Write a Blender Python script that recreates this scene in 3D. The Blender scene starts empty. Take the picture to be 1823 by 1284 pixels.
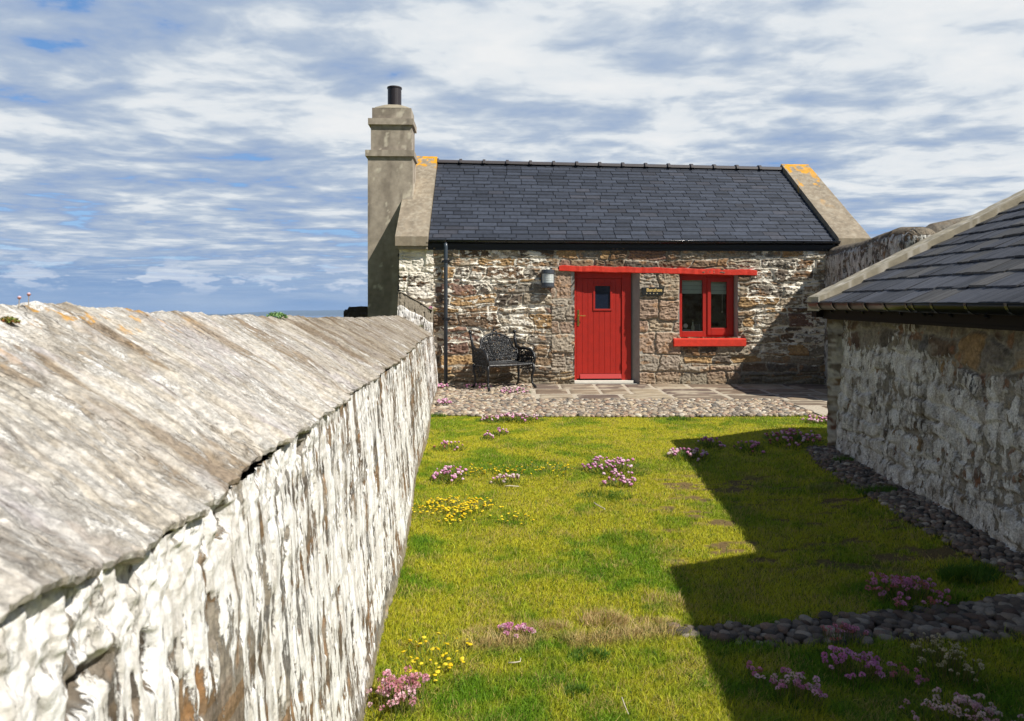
import bpy, bmesh, math, random
import numpy as np
from mathutils import Vector, Matrix
random.seed(7); RNG = np.random.default_rng(11)
sc = bpy.context.scene
COL = sc.collection
R = math.radians
CZ = 1.6                       # camera height; all "zc" heights are relative to the eye
FPX = 1250.0; HY = 560.0; CX = 911.0

# ------------------------------------------------------------------ camera
cam = bpy.data.cameras.new('camera'); camo = bpy.data.objects.new('camera', cam); COL.objects.link(camo)
camo.location = (0, 0, CZ); camo.rotation_euler = (R(90), 0, 0)
cam.sensor_width = 36; cam.lens = 36 * FPX / 1823.0
cam.shift_y = -(642 - HY) / 1823.0; cam.clip_start = 0.05; cam.clip_end = 60000
cam.dof.use_dof = True; cam.dof.focus_distance = 8.0; cam.dof.aperture_fstop = 9.0
sc.camera = camo
sc.render.resolution_x = 1024; sc.render.resolution_y = 721
sc.view_settings.view_transform = 'Standard'; sc.view_settings.look = 'None'
sc.view_settings.exposure = 0.42; sc.view_settings.gamma = 1.0
sc.render.engine = 'CYCLES'
sc.cycles.max_bounces = 6; sc.cycles.transparent_max_bounces = 8

# ------------------------------------------------------------------ sun and sky
SUNV = Vector((0.78, -0.46, 1.0)).normalized()
el = math.asin(SUNV.z); az = math.atan2(SUNV.x, SUNV.y)
sl = bpy.data.lights.new('sun', 'SUN'); sl.energy = 5.0; sl.angle = R(0.5); sl.color = (1.0, 0.95, 0.86)
so = bpy.data.objects.new('sun', sl); COL.objects.link(so)
so.rotation_euler = SUNV.to_track_quat('Z', 'Y').to_euler(); so.location = (8, -5, 12)
W = bpy.data.worlds.new('World'); sc.world = W; W.use_nodes = True
nt = W.node_tree; N = nt.nodes; Lk = nt.links; N.clear()
def wn(t, **k):
    n = N.new(t)
    for a, b in k.items(): setattr(n, a, b)
    return n
def wm(op, a, b=None, c=None):
    n = N.new('ShaderNodeMath'); n.operation = op
    for i, v in enumerate((a, b, c)):
        if v is None: continue
        if isinstance(v, (int, float)): n.inputs[i].default_value = v
        else: Lk.new(v, n.inputs[i])
    return n.outputs[0]
def wramp(f, stops, interp='LINEAR'):
    n = N.new('ShaderNodeValToRGB'); n.color_ramp.interpolation = interp
    e = n.color_ramp.elements
    while len(e) > 1: e.remove(e[-1])
    e[0].position = stops[0][0]; e[0].color = (*stops[0][1], 1)
    for p, c in stops[1:]:
        q = e.new(p); q.color = (*c, 1)
    Lk.new(f, n.inputs[0]); return n.outputs[0]
def wmix(f, a, b):
    n = N.new('ShaderNodeMix'); n.data_type = 'RGBA'
    for s, v in ((n.inputs[0], f), (n.inputs[6], a), (n.inputs[7], b)):
        if isinstance(v, (int, float)): s.default_value = v
        elif isinstance(v, tuple): s.default_value = (*v, 1)
        else: Lk.new(v, s)
    return n.outputs[2]
g3 = lambda v: (v, v, v)
sky = wn('ShaderNodeTexSky', sky_type='NISHITA', sun_disc=False); sky.sun_elevation = el; sky.sun_rotation = az
sky.air_density = 1.0; sky.dust_density = 0.3; sky.ozone_density = 2.0
tc = wn('ShaderNodeTexCoord'); sep = wn('ShaderNodeSeparateXYZ'); Lk.new(tc.outputs['Generated'], sep.inputs[0])
zz = wm('MAXIMUM', sep.outputs[2], 0.0)
den = wm('ADD', zz, 0.055)
px_ = wm('DIVIDE', sep.outputs[0], den); py_ = wm('DIVIDE', sep.outputs[1], den)
cmb = wn('ShaderNodeCombineXYZ'); Lk.new(px_, cmb.inputs[0]); Lk.new(py_, cmb.inputs[1])
def wnoise(scale, detail, rough, off, dist=0.0, sx=1.0, sy=1.0):
    mp = wn('ShaderNodeMapping'); mp.inputs['Location'].default_value = off; mp.inputs['Scale'].default_value = (sx, sy, 1)
    Lk.new(cmb.outputs[0], mp.inputs[0])
    n = wn('ShaderNodeTexNoise'); n.inputs['Scale'].default_value = scale; n.inputs['Detail'].default_value = detail
    n.inputs['Roughness'].default_value = rough; n.inputs['Distortion'].default_value = dist
    Lk.new(mp.outputs[0], n.inputs[0]); return n.outputs[0]
big = wnoise(0.50, 3, 0.5, (3.1, 1.7, 0), 0.2)
med = wnoise(2.0, 9, 0.54, (7.3, 2.2, 0), 0.30, 0.70, 1.0)
fine = wnoise(6.0, 7, 0.54, (1.3, 9.2, 0), 0.4, 0.9, 1.0)
dens = wm('ADD', wm('ADD', wm('MULTIPLY', med, 0.60), wm('MULTIPLY', big, 0.26)), wm('MULTIPLY', fine, 0.20))
# more cover towards the right and overhead, bluer low on the left
dens = wm('ADD', dens, wm('MULTIPLY', sep.outputs[0], 0.05))
dens = wm('ADD', dens, wm('MULTIPLY', wm('SUBTRACT', zz, 0.20), 0.18)); dens = wm('ADD', wm('MULTIPLY', wm('SUBTRACT', dens, 0.53), 1.22), 0.580)
cloudcol = wramp(dens, [(0.41, (1.8, 2.8, 4.9)), (0.48, (2.6, 3.35, 4.7)), (0.545, (3.3, 3.95, 4.95)), (0.595, (4.5, 5.0, 5.6)), (0.64, (5.8, 6.1, 6.35)), (0.74, (6.5, 6.6, 6.65))])
skyblue = wmix(0.5, sky.outputs[0], (0.55, 2.1, 5.2))
open_up = wramp(wm('SUBTRACT', zz, wm('MULTIPLY', sep.outputs[1], 0.12)), [(0.36, g3(0)), (0.55, g3(1))])
cover = wramp(dens, [(0.41, g3(0)), (0.45, g3(1))])
col = wmix(cover, skyblue, cloudcol)
# horizon band: pale blue air with small cumulus puffs
mp = wn('ShaderNodeMapping'); mp.inputs['Scale'].default_value = (1, 1, 3.0); mp.inputs['Location'].default_value = (2.3, 0.4, 0.12)
Lk.new(tc.outputs['Generated'], mp.inputs[0])
pn = wn('ShaderNodeTexNoise'); pn.inputs['Scale'].default_value = 17; pn.inputs['Detail'].default_value = 7; pn.inputs['Roughness'].default_value = 0.55
Lk.new(mp.outputs[0], pn.inputs[0])
pb = wn('ShaderNodeTexNoise'); pb.inputs['Scale'].default_value = 4; pb.inputs['Detail'].default_value = 3
mp2 = wn('ShaderNodeMapping'); mp2.inputs['Scale'].default_value = (1, 1, 9.0); Lk.new(tc.outputs['Generated'], mp2.inputs[0]); Lk.new(mp2.outputs[0], pb.inputs[0])
lowbase = wramp(pb.outputs[0], [(0.35, (1.45, 2.5, 4.4)), (0.5, (2.1, 3.05, 4.7)), (0.66, (3.2, 4.0, 5.2))])
puff = wramp(pn.outputs[0], [(0.52, g3(0)), (0.58, g3(0.95))])
puffband = wramp(sep.outputs[2], [(0.02, g3(0)), (0.045, g3(1)), (0.12, g3(0.75)), (0.2, g3(0))])
low = wmix(wm('MULTIPLY', puff, puffband), lowbase, (5.2, 5.7, 6.5))
hb = wramp(sep.outputs[2], [(0.0, g3(1)), (0.035, g3(0.85)), (0.08, g3(0.2)), (0.12, g3(0))])
col = wmix(hb, col, low)
behind = wramp(wm('MULTIPLY', sep.outputs[1], -1.0), [(0.0, g3(0)), (0.3, g3(0.95))])
col = wmix(open_up, col, sky.outputs[0]); col = wmix(behind, col, wmix(0.75, sky.outputs[0], (0.6, 0.85, 1.25)))
bg = wn('ShaderNodeBackground'); bg.inputs[1].default_value = 0.1; Lk.new(col, bg.inputs[0])
wo = wn('ShaderNodeOutputWorld'); Lk.new(bg.outputs[0], wo.inputs[0])

# ------------------------------------------------------------------ helpers: numpy noise
_T = np.random.default_rng(5).random((8, 256, 256))
def vn(x, y, s=0):
    T = _T[s % 8]; ox = (s * 37) % 256; oy = (s * 91) % 256
    xi = np.floor(x).astype(int); yi = np.floor(y).astype(int); fx = x - xi; fy = y - yi
    fx = fx*fx*(3-2*fx); fy = fy*fy*(3-2*fy)
    a = T[(xi+ox) & 255, (yi+oy) & 255]; b = T[(xi+1+ox) & 255, (yi+oy) & 255]
    c = T[(xi+ox) & 255, (yi+1+oy) & 255]; d = T[(xi+1+ox) & 255, (yi+1+oy) & 255]
    return (a*(1-fx)+b*fx)*(1-fy)+(c*(1-fx)+d*fx)*fy
def fbm(x, y, o=4, s=0, g=0.5):
    r = 0; a = 1; t = 0; x = np.asarray(x, float); y = np.asarray(y, float)
    for i in range(o):
        r = r + a*vn(x*2**i*1.01+i*13.7, y*2**i*1.01+i*7.3, s+i); t += a; a *= g
    return r/t
def rnd(i, s=0):
    i = np.asarray(i).astype(np.int64); return _T[s % 8][(i*73+s*31) & 255, ((i*151) // 7 + s*17) & 255]
def sst(a, b, x):
    t = np.clip((x-a)/(b-a), 0, 1); return t*t*(3-2*t)
def lerp(a, b, t): return a+(b-a)*t
def cl(a, b, t):
    if np.ndim(a) > 1 and np.shape(a)[-1] == 4:
        t = t[..., None]; b = np.asarray(b); return np.concatenate([a[..., :3]*(1-t)+b*t, a[..., 3:]*(1-t*0.5)], -1)
    return np.asarray(a)[None]*(1-t[..., None])+np.asarray(b)[None]*t[..., None] if np.ndim(a) == 1 else a*(1-t[..., None])+np.asarray(b)*t[..., None]

# ------------------------------------------------------------------ helpers: objects
def tag(o, label=None, cat=None, group=None, kind=None):
    if label: o['label'] = label
    if cat: o['category'] = cat
    if group: o['group'] = group
    if kind: o['kind'] = kind
    return o
def empty(name, loc=(0, 0, 0), rz=0, label=None, cat=None, group=None):
    o = bpy.data.objects.new(name, None); COL.objects.link(o); o.location = loc; o.rotation_euler = (0, 0, rz)
    o.empty_display_size = 0.1
    return tag(o, label, cat, group)
def link(name, me, mat=None, parent=None, loc=None, rot=None):
    o = bpy.data.objects.new(name, me); COL.objects.link(o)
    if mat and not me.materials: me.materials.append(mat)
    if parent: o.parent = parent
    if loc is not None: o.location = loc
    if rot is not None: o.rotation_euler = rot
    return o
def np_mesh(name, V, F, C=None, smooth=True):
    """F: (n,3) or (n,4) int array; C per-vertex colour"""
    me = bpy.data.meshes.new(name); V = np.asarray(V, np.float32); F = np.asarray(F, np.int32)
    k = F.shape[1]
    me.vertices.add(len(V)); me.vertices.foreach_set('co', V.ravel())
    me.loops.add(F.size); me.loops.foreach_set('vertex_index', F.ravel())
    me.polygons.add(len(F)); me.polygons.foreach_set('loop_start', np.arange(0, F.size, k, dtype=np.int32))
    me.polygons.foreach_set('loop_total', np.full(len(F), k, np.int32))
    me.polygons.foreach_set('use_smooth', np.full(len(F), smooth, bool))
    if C is not None:
        a = me.color_attributes.new('Col', 'FLOAT_COLOR', 'POINT')
        C = np.asarray(C); cc = np.ones((len(V), 4), np.float32); cc[:, :C.shape[1]] = np.clip(C, 0, 1); a.data.foreach_set('color', cc.ravel())
    me.update(calc_edges=True); me.validate(); return me
def grid_mesh(name, P, C=None, keep=None, smooth=True, flip=False):
    n, m = P.shape[:2]; I = np.arange(n*m).reshape(n, m)
    a, b, c, d = I[:-1, :-1], I[1:, :-1], I[1:, 1:], I[:-1, 1:]
    F = np.stack([a, b, c, d] if not flip else [a, d, c, b], -1)
    F = F[keep] if keep is not None else F.reshape(-1, 4)
    return np_mesh(name, P.reshape(-1, 3), F, None if C is None else C.reshape(-1, C.shape[-1]), smooth)
class MB:
    def __init__(s): s.v = []; s.f = []; s.c = []
    def add(s, vs, fs, c=None):
        o = len(s.v); s.v += [tuple(v) for v in vs]; s.f += [tuple(i+o for i in f) for f in fs]
        s.c += [c or (1, 1, 1)]*len(vs)
    def box(s, x0, x1, y0, y1, z0, z1, c=None, M=None):
        vs = [Vector((x, y, z)) for x in (x0, x1) for y in (y0, y1) for z in (z0, z1)]
        if M: vs = [M @ v for v in vs]
        s.add(vs, [(0, 1, 3, 2), (4, 6, 7, 5), (0, 4, 5, 1), (2, 3, 7, 6), (0, 2, 6, 4), (1, 5, 7, 3)], c)
    def prism(s, poly, axis, a0, a1, c=None):
        """poly list of 2-tuples in the other two axes (in xyz order), extruded on axis"""
        def mk(p, a):
            q = list(p); q.insert(axis, a); return tuple(q)
        n = len(poly); vs = [mk(p, a0) for p in poly]+[mk(p, a1) for p in poly]
        fs = [tuple(range(n)), tuple(range(2*n-1, n-1, -1))]+[(i, i+n, (i+1) % n+n, (i+1) % n) for i in range(n)]
        s.add(vs, fs, c)
    def tube(s, pts, r, n=6, c=None, cap=True):
        pts = [Vector(p) for p in pts]; k = len(pts); rr = r if isinstance(r, (list, tuple)) else [r]*k
        vs = []; up = Vector((0, 0, 1)); prev = None
        for i, p in enumerate(pts):
            d = (pts[min(i+1, k-1)]-pts[max(i-1, 0)])
            d = d.normalized() if d.length > 1e-9 else Vector((0, 0, 1))
            if prev is None:
                a = d.cross(up if abs(d.z) < 0.9 else Vector((1, 0, 0))).normalized()
            else:
                a = (prev-d*prev.dot(d)); a = a.normalized() if a.length > 1e-6 else d.orthogonal().normalized()
            prev = a; b = d.cross(a)
            vs += [p+(a*math.cos(t*2*math.pi/n)+b*math.sin(t*2*math.pi/n))*rr[i] for t in range(n)]
        fs = [(i*n+j, i*n+(j+1) % n, (i+1)*n+(j+1) % n, (i+1)*n+j) for i in range(k-1) for j in range(n)]
        if cap: fs += [tuple(range(n-1, -1, -1)), tuple((k-1)*n+j for j in range(n))]
        s.add(vs, fs, c)
    def lathe(s, prof, n=16, c=None, M=None, a0=0, a1=2*math.pi):
        full = abs(a1-a0-2*math.pi) < 1e-6; m = n if full else n+1
        vs = []
        for (r, z) in prof:
            for j in range(m):
                t = a0+(a1-a0)*j/n; v = Vector((r*math.cos(t), r*math.sin(t), z)); vs.append(M @ v if M else v)
        fs = []
        for i in range(len(prof)-1):
            for j in range(n):
                j2 = (j+1) % m; fs.append((i*m+j, i*m+j2, (i+1)*m+j2, (i+1)*m+j))
        s.add(vs, fs, c)
    def ball(s, p, r, c=None, sq=(1, 1, 1), n=8):
        pr = [(max(1e-4, math.sin(t*math.pi/n))*1, -math.cos(t*math.pi/n)) for t in range(n+1)]
        M = Matrix.Translation(p) @ Matrix.Diagonal((r*sq[0], r*sq[1], r*sq[2], 1)); s.lathe(pr, 10, c, M)
    def build(s, name, mat, parent=None, smooth=False, bevel=0, autos=False):
        me = bpy.data.meshes.new(name); me.from_pydata(s.v, [], s.f)
        a = me.color_attributes.new('Col', 'FLOAT_COLOR', 'POINT')
        a.data.foreach_set('color', np.array([(*c, 1) for c in s.c], np.float32).ravel())
        bm = bmesh.new(); bm.from_mesh(me); bmesh.ops.recalc_face_normals(bm, faces=bm.faces); bm.to_mesh(me); bm.free()
        if smooth: me.polygons.foreach_set('use_smooth', [True]*len(me.polygons))
        o = link(name, me, mat, parent)
        if bevel:
            b = o.modifiers.new('bevel', 'BEVEL'); b.width = bevel; b.segments = 2; b.limit_method = 'ANGLE'
        return o

# ------------------------------------------------------------------ materials
MATS = {}
def mat(name, color=(0.5, 0.5, 0.5), rough=0.8, attr=False, bump=0.0, bscale=40, bdetail=6, var=0.0, vscale=8, metal=0.0,
        spec=0.5, var2=None, transl=0.0, coat=0.0, stretch=(1, 1, 1), bdist=0.01):
    if name in MATS: return MATS[name]
    m = bpy.data.materials.new(name); m.use_nodes = True; t = m.node_tree; n = t.nodes; L = t.links; n.clear()
    out = n.new('ShaderNodeOutputMaterial'); b = n.new('ShaderNodeBsdfPrincipled')
    b.inputs['Roughness'].default_value = rough; b.inputs['Metallic'].default_value = metal
    b.inputs['Specular IOR Level'].default_value = spec; b.inputs['Coat Weight'].default_value = coat
    if attr:
        a = n.new('ShaderNodeAttribute'); a.attribute_name = 'Col'; c = a.outputs[0]
    else:
        a = n.new('ShaderNodeRGB'); a.outputs[0].default_value = (*color, 1); c = a.outputs[0]
    tcn = n.new('ShaderNodeTexCoord'); mpn = n.new('ShaderNodeMapping'); mpn.inputs['Scale'].default_value = stretch
    L.new(tcn.outputs['Object'], mpn.inputs[0])
    if var:
        nz = n.new('ShaderNodeTexNoise'); nz.inputs['Scale'].default_value = vscale; nz.inputs['Detail'].default_value = 7; nz.inputs['Roughness'].default_value = 0.65
        L.new(mpn.outputs[0], nz.inputs[0])
        mr = n.new('ShaderNodeMapRange'); mr.inputs[1].default_value = 0.3; mr.inputs[2].default_value = 0.7
        mr.inputs[3].default_value = 1-var; mr.inputs[4].default_value = 1+var; L.new(nz.outputs[0], mr.inputs[0])
        if var2:
            mx = n.new('ShaderNodeMix'); mx.data_type = 'RGBA'; mx.inputs[7].default_value = (*var2, 1)
            mr2 = n.new('ShaderNodeMapRange'); mr2.inputs[1].default_value = 0.52; mr2.inputs[2].default_value = 0.66
            nz2 = n.new('ShaderNodeTexNoise'); nz2.inputs['Scale'].default_value = vscale*0.6; nz2.inputs['Detail'].default_value = 8; nz2.inputs['Roughness'].default_value = 0.7
            L.new(mpn.outputs[0], nz2.inputs[0]); L.new(nz2.outputs[0], mr2.inputs[0])
            L.new(mr2.outputs[0], mx.inputs[0]); L.new(c, mx.inputs[6]); c = mx.outputs[2]
        vm = n.new('ShaderNodeVectorMath'); vm.operation = 'SCALE'; L.new(c, vm.inputs[0]); L.new(mr.outputs[0], vm.inputs[3]); c = vm.outputs[0]
    L.new(c, b.inputs['Base Color'])
    if bump:
        nb = n.new('ShaderNodeTexNoise'); nb.inputs['Scale'].default_value = bscale; nb.inputs['Detail'].default_value = bdetail; nb.inputs['Roughness'].default_value = 0.6
        L.new(mpn.outputs[0], nb.inputs[0])
        bp = n.new('ShaderNodeBump'); bp.inputs['Strength'].default_value = bump; bp.inputs['Distance'].default_value = bdist
        L.new(nb.outputs[0], bp.inputs['Height']); L.new(bp.outputs[0], b.inputs['Normal'])
    if transl:
        tr = n.new('ShaderNodeBsdfTranslucent'); L.new(c, tr.inputs[0]); ms = n.new('ShaderNodeMixShader'); ms.inputs[0].default_value = transl
        L.new(b.outputs[0], ms.inputs[1]); L.new(tr.outputs[0], ms.inputs[2]); L.new(ms.outputs[0], out.inputs[0])
    else: L.new(b.outputs[0], out.inputs[0])
    MATS[name] = m; return m
def glass_mat(name, tint=(0.9, 0.92, 0.92)):
    m = bpy.data.materials.new(name); m.use_nodes = True; t = m.node_tree; n = t.nodes; L = t.links; n.clear()
    out = n.new('ShaderNodeOutputMaterial'); tr = n.new('ShaderNodeBsdfTransparent'); tr.inputs[0].default_value = (*tint, 1)
    gl = n.new('ShaderNodeBsdfGlossy'); gl.inputs['Roughness'].default_value = 0.03
    fr = n.new('ShaderNodeFresnel'); fr.inputs[0].default_value = 1.5
    ms = n.new('ShaderNodeMixShader'); L.new(fr.outputs[0], ms.inputs[0]); L.new(tr.outputs[0], ms.inputs[1]); L.new(gl.outputs[0], ms.inputs[2])
    L.new(ms.outputs[0], out.inputs[0]); return m
M_STONE = mat('masonry', attr=True, rough=0.9, bump=0.7, bscale=55, var=0.22, vscale=28, spec=0.2, bdist=0.008)
M_LIME = mat('limewash_face', attr=True, rough=0.92, bump=0.6, bscale=70, var=0.10, vscale=40, spec=0.15, bdist=0.006)
M_COPING = mat('coping_slab', attr=True, rough=0.93, bump=0.8, bscale=110, bdetail=8, var=0.25, vscale=90, spec=0.12, bdist=0.004, stretch=(0.45, 1, 1))
M_CONC = mat('weathered_concrete', attr=True, rough=0.92, bump=0.5, bscale=60, var=0.2, vscale=9, spec=0.2, bdist=0.005)
M_SLATE = mat('slate', attr=True, rough=0.55, bump=0.5, bscale=30, var=0.22, vscale=14, spec=0.45, bdist=0.004)
M_SLATE2 = mat('heavy_slate', attr=True, rough=0.6, bump=0.9, bscale=16, var=0.3, vscale=9, spec=0.4, bdist=0.008, stretch=(0.5, 3.2, 0.5))
M_BLACK = mat('black_gutter', (0.012, 0.013, 0.016), 0.22, spec=0.5)
M_PIPE = mat('grey_pipe', (0.05, 0.065, 0.085), 0.35, spec=0.5)
M_RED = mat('red_paint', (0.38, 0.013, 0.005), 0.5, bump=0.15, bscale=30, var=0.13, vscale=7)
M_REDST = mat('red_painted_stone', (0.62, 0.030, 0.010), 0.6, bump=0.7, bscale=25, var=0.18, vscale=10, bdist=0.006)
M_JAMB = mat('grey_render', (0.30, 0.29, 0.26), 0.9, bump=0.3, bscale=40, var=0.15, vscale=8)
M_WHITE = mat('white_paint', (0.72, 0.70, 0.62), 0.6, var=0.1, vscale=12)
M_BRASS = mat('brass', (0.75, 0.50, 0.14), 0.25, metal=1.0)
M_IRON = mat('black_cast_iron', (0.010, 0.011, 0.013), 0.36, spec=0.5, bump=0.5, bscale=70, coat=0.0)
M_DARK = mat('dark_interior', (0.03, 0.027, 0.024), 0.9)
M_BLIND = mat('blind_fabric', (0.60, 0.70, 0.62), 0.8)
M_ATT = mat('coloured_goods', attr=True, rough=0.5)
M_LANT = mat('lantern_metal', (0.055, 0.065, 0.08), 0.4, var=0.1, vscale=20)
M_GROUND = mat('turf_ground', attr=True, rough=1.0, bump=0.8, bscale=35, var=0.3, vscale=30, spec=0.1, bdist=0.01)
M_GRASS = mat('grass_blades', attr=True, rough=0.6, spec=0.25, transl=0.35)
M_LEAF = mat('leaf', attr=True, rough=0.6, spec=0.3, transl=0.25)
M_PETAL = mat('petal', attr=True, rough=0.7, spec=0.2, transl=0.3)
M_COB = mat('beach_cobble', attr=True, rough=0.85, bump=0.7, bscale=60, var=0.45, vscale=45, spec=0.25)
M_FLAG = mat('flagstone', attr=True, rough=0.85, bump=0.4, bscale=30, var=0.25, vscale=9, spec=0.2, stretch=(0.5, 2.5, 1))
M_POT = mat('chimney_flue', (0.022, 0.016, 0.018), 0.42)
M_RIDGE = mat('ridge_tile', (0.055, 0.048, 0.05), 0.6, var=0.15, vscale=12, bump=0.2)
M_TWIG = mat('bleached_wood', (0.50, 0.44, 0.34), 0.8, bump=0.5, bscale=60)
def wash_mat(name, sv, white, white2, big=0.25, crisp=0.014, crack=0.5, bdist=0.006, fine=90, csv=None, rough=0.93, spec=0.12, fv=0.25):
    """masonry colour (vertex Col) under a flaking wash; Col alpha biases how much wash is left"""
    m = bpy.data.materials.new(name); m.use_nodes = True; t = m.node_tree; n = t.nodes; L = t.links; n.clear()
    out = n.new('ShaderNodeOutputMaterial'); b = n.new('ShaderNodeBsdfPrincipled'); b.inputs['Roughness'].default_value = rough; b.inputs['Specular IOR Level'].default_value = spec
    L.new(b.outputs[0], out.inputs[0]); a = n.new('ShaderNodeAttribute'); a.attribute_name = 'Col'; tcn = n.new('ShaderNodeTexCoord')
    def noise(sc, detail, rough_, loc=(0, 0, 0), k=1.0):
        mp = n.new('ShaderNodeMapping'); mp.inputs['Scale'].default_value = sc; mp.inputs['Location'].default_value = loc; L.new(tcn.outputs['Object'], mp.inputs[0])
        q = n.new('ShaderNodeTexNoise'); q.inputs['Scale'].default_value = k; q.inputs['Detail'].default_value = detail; q.inputs['Roughness'].default_value = rough_; L.new(mp.outputs[0], q.inputs[0]); return q.outputs[0]
    def mth(op, x, y=None, z=None):
        q = n.new('ShaderNodeMath'); q.operation = op
        for i, v in enumerate((x, y, z)):
            if v is None: continue
            if isinstance(v, (int, float)): q.inputs[i].default_value = v
            else: L.new(v, q.inputs[i])
        return q.outputs[0]
    def rng(x, a0, a1, b0=0.0, b1=1.0):
        q = n.new('ShaderNodeMapRange'); L.new(x, q.inputs[0])
        for i, v in enumerate((a0, a1, b0, b1)): q.inputs[i+1].default_value = v
        return q.outputs[0]
    def mix(f, x, y):
        q = n.new('ShaderNodeMix'); q.data_type = 'RGBA'; L.new(f, q.inputs[0])
        for s_, v in ((q.inputs[6], x), (q.inputs[7], y)):
            if isinstance(v, tuple): s_.default_value = (*v, 1)
            else: L.new(v, s_)
        return q.outputs[2]
    def scal(c, f):
        q = n.new('ShaderNodeVectorMath'); q.operation = 'SCALE'; L.new(c, q.inputs[0]); L.new(f, q.inputs[3]); return q.outputs[0]
    n1 = noise(sv, 9, 0.66); n2 = noise(tuple(v*0.22 for v in sv), 4, 0.5, (3, 1, 2)); nf = noise((fine,)*3, 6, 0.7, (1, 5, 2))
    mm = mth('ADD', mth('ADD', mth('MULTIPLY', n1, 1-big), mth('MULTIPLY', n2, big)), mth('SUBTRACT', a.outputs['Alpha'], 0.5))
    mm = mth('ADD', mm, mth('MULTIPLY', mth('SUBTRACT', nf, 0.5), 0.06))
    mask = rng(mm, 0.5-crisp, 0.5+crisp)
    wc = mix(rng(noise(tuple(v*0.6 for v in sv), 6, 0.6, (8, 8, 8)), 0.42, 0.62), white, white2)
    wc = scal(wc, rng(nf, 0.25, 0.75, 1-fv*0.8, 1+fv*0.5))
    bs = scal(a.outputs[0], rng(noise((fine*0.5,)*3, 7, 0.7, (2, 2, 9)), 0.3, 0.7, 0.55, 1.45))
    c = mix(mask, bs, wc)
    n3 = noise(csv or tuple(v*0.8 for v in sv), 5, 0.55, (11, 3, 7)); ln = mth('ABSOLUTE', mth('SUBTRACT', n3, 0.5))
    n4 = noise(tuple(v*0.3 for v in sv), 3, 0.5, (1, 13, 5)); ck = mth('MULTIPLY', rng(ln, 0.004, 0.016, 1, 0), rng(n4, 0.48, 0.56)); ck = mth('MULTIPLY', ck, crack)
    c = mix(ck, c, (0.06, 0.045, 0.03)); L.new(c, b.inputs['Base Color'])
    h = mth('ADD', mth('ADD', mth('MULTIPLY', mask, 0.45), mth('MULTIPLY', n1, 0.9)), mth('SUBTRACT', mth('MULTIPLY', nf, 0.35), mth('MULTIPLY', ck, 0.7)))
    bp = n.new('ShaderNodeBump'); bp.inputs['Strength'].default_value = 0.9; bp.inputs['Distance'].default_value = bdist; L.new(h, bp.inputs['Height']); L.new(bp.outputs[0], b.inputs['Normal'])
    return m
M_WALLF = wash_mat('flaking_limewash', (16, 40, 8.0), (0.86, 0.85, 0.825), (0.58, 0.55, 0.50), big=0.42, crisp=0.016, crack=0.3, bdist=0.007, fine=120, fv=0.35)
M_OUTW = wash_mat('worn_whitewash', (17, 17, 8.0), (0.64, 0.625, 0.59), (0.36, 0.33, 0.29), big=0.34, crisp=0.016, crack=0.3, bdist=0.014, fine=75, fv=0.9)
M_COPE = wash_mat('lichened_slab', (12, 26, 12), (0.66, 0.64, 0.60), (0.45, 0.41, 0.35), big=0.34, crisp=0.04, crack=0.45, bdist=0.008, fine=130, csv=(7, 24, 7), fv=1.0)
M_FRONT = wash_mat('facade_masonry', (6.5, 6.5, 13), (0.84, 0.79, 0.69), (0.68, 0.62, 0.51), big=0.30, crisp=0.012, crack=0.6, bdist=0.010, fine=60, csv=(5, 5, 24), fv=0.3)
GLASS = glass_mat('window_glass')

# ------------------------------------------------------------------ ground
def g0(D): return -1.68+0.0304*D
WBX = lambda D: 3.24+0.0586*(D-7.03)      # base line of the outbuilding wall
def ground(x, y):
    x = np.asarray(x, float); y = np.asarray(y, float)
    z = g0(np.clip(y, -2, 13.5))
    z = z+0.10*sst(2.2, 3.3, x)*sst(9.6, 7.5, y)
    z = z+0.018*(fbm(x*1.3+5, y*1.3+9, 3, 2)-0.5)*sst(9.8, 9.2, y)
    return z+CZ
def pxg(px, py):
    """photo pixel on the lawn -> world ground point"""
    D = 2100.0/(py-560+38); x = (px-CX)/FPX*D
    for _ in range(6):
        zc = float(ground(x, D))-CZ; D = -zc*FPX/(py-HY); x = (px-CX)/FPX*D
    return x, D, float(ground(x, D))
band_pts = [pxg(1195, 1125), pxg(1350, 1134), pxg(1500, 1122), pxg(1650, 1116), pxg(1823, 1095), pxg(1990, 1080)]
band_x = [p[0] for p in band_pts]; band_y = [p[1] for p in band_pts]
def in_band(x, y, grow=0.0):
    yc = np.interp(x, band_x, band_y); w = np.interp(x, [band_x[0]-0.02, band_x[0]+0.35, band_x[-2]], [0.05, 0.105, 0.19])
    return (np.abs(y-yc) < w+grow) & (x > band_x[0]-0.03-grow)
def in_side(x, y, grow=0.0):
    d = WBX(y)-x; w = np.interp(y, [4.0, 5.0, 6.6, 7.05], [0.24, 0.31, 0.34, 0.26])
    return (d < w+grow) & (d > -0.1) & (y < 7.2+grow) & (y > 2.5)
def cob_front(x):   # front edge of the cobbles before the house
    return np.interp(x, [-1.5, -0.9, 0, 2.0, 3.6, 4.05, 4.4], [9.75, 9.6, 9.52, 9.5, 9.55, 9.58, 9.62])+0.05*(fbm(x*4, x*0+3, 2, 1)-0.5)
def is_straw(x, y):
    a = np.exp(-((y-np.interp(x, [-0.6, 0.3, 0.9], [3.30, 3.36, 3.50]))/0.05)**2)*sst(1.0, 0.7, x)*sst(-0.35, -0.1, x)
    return a
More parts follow.
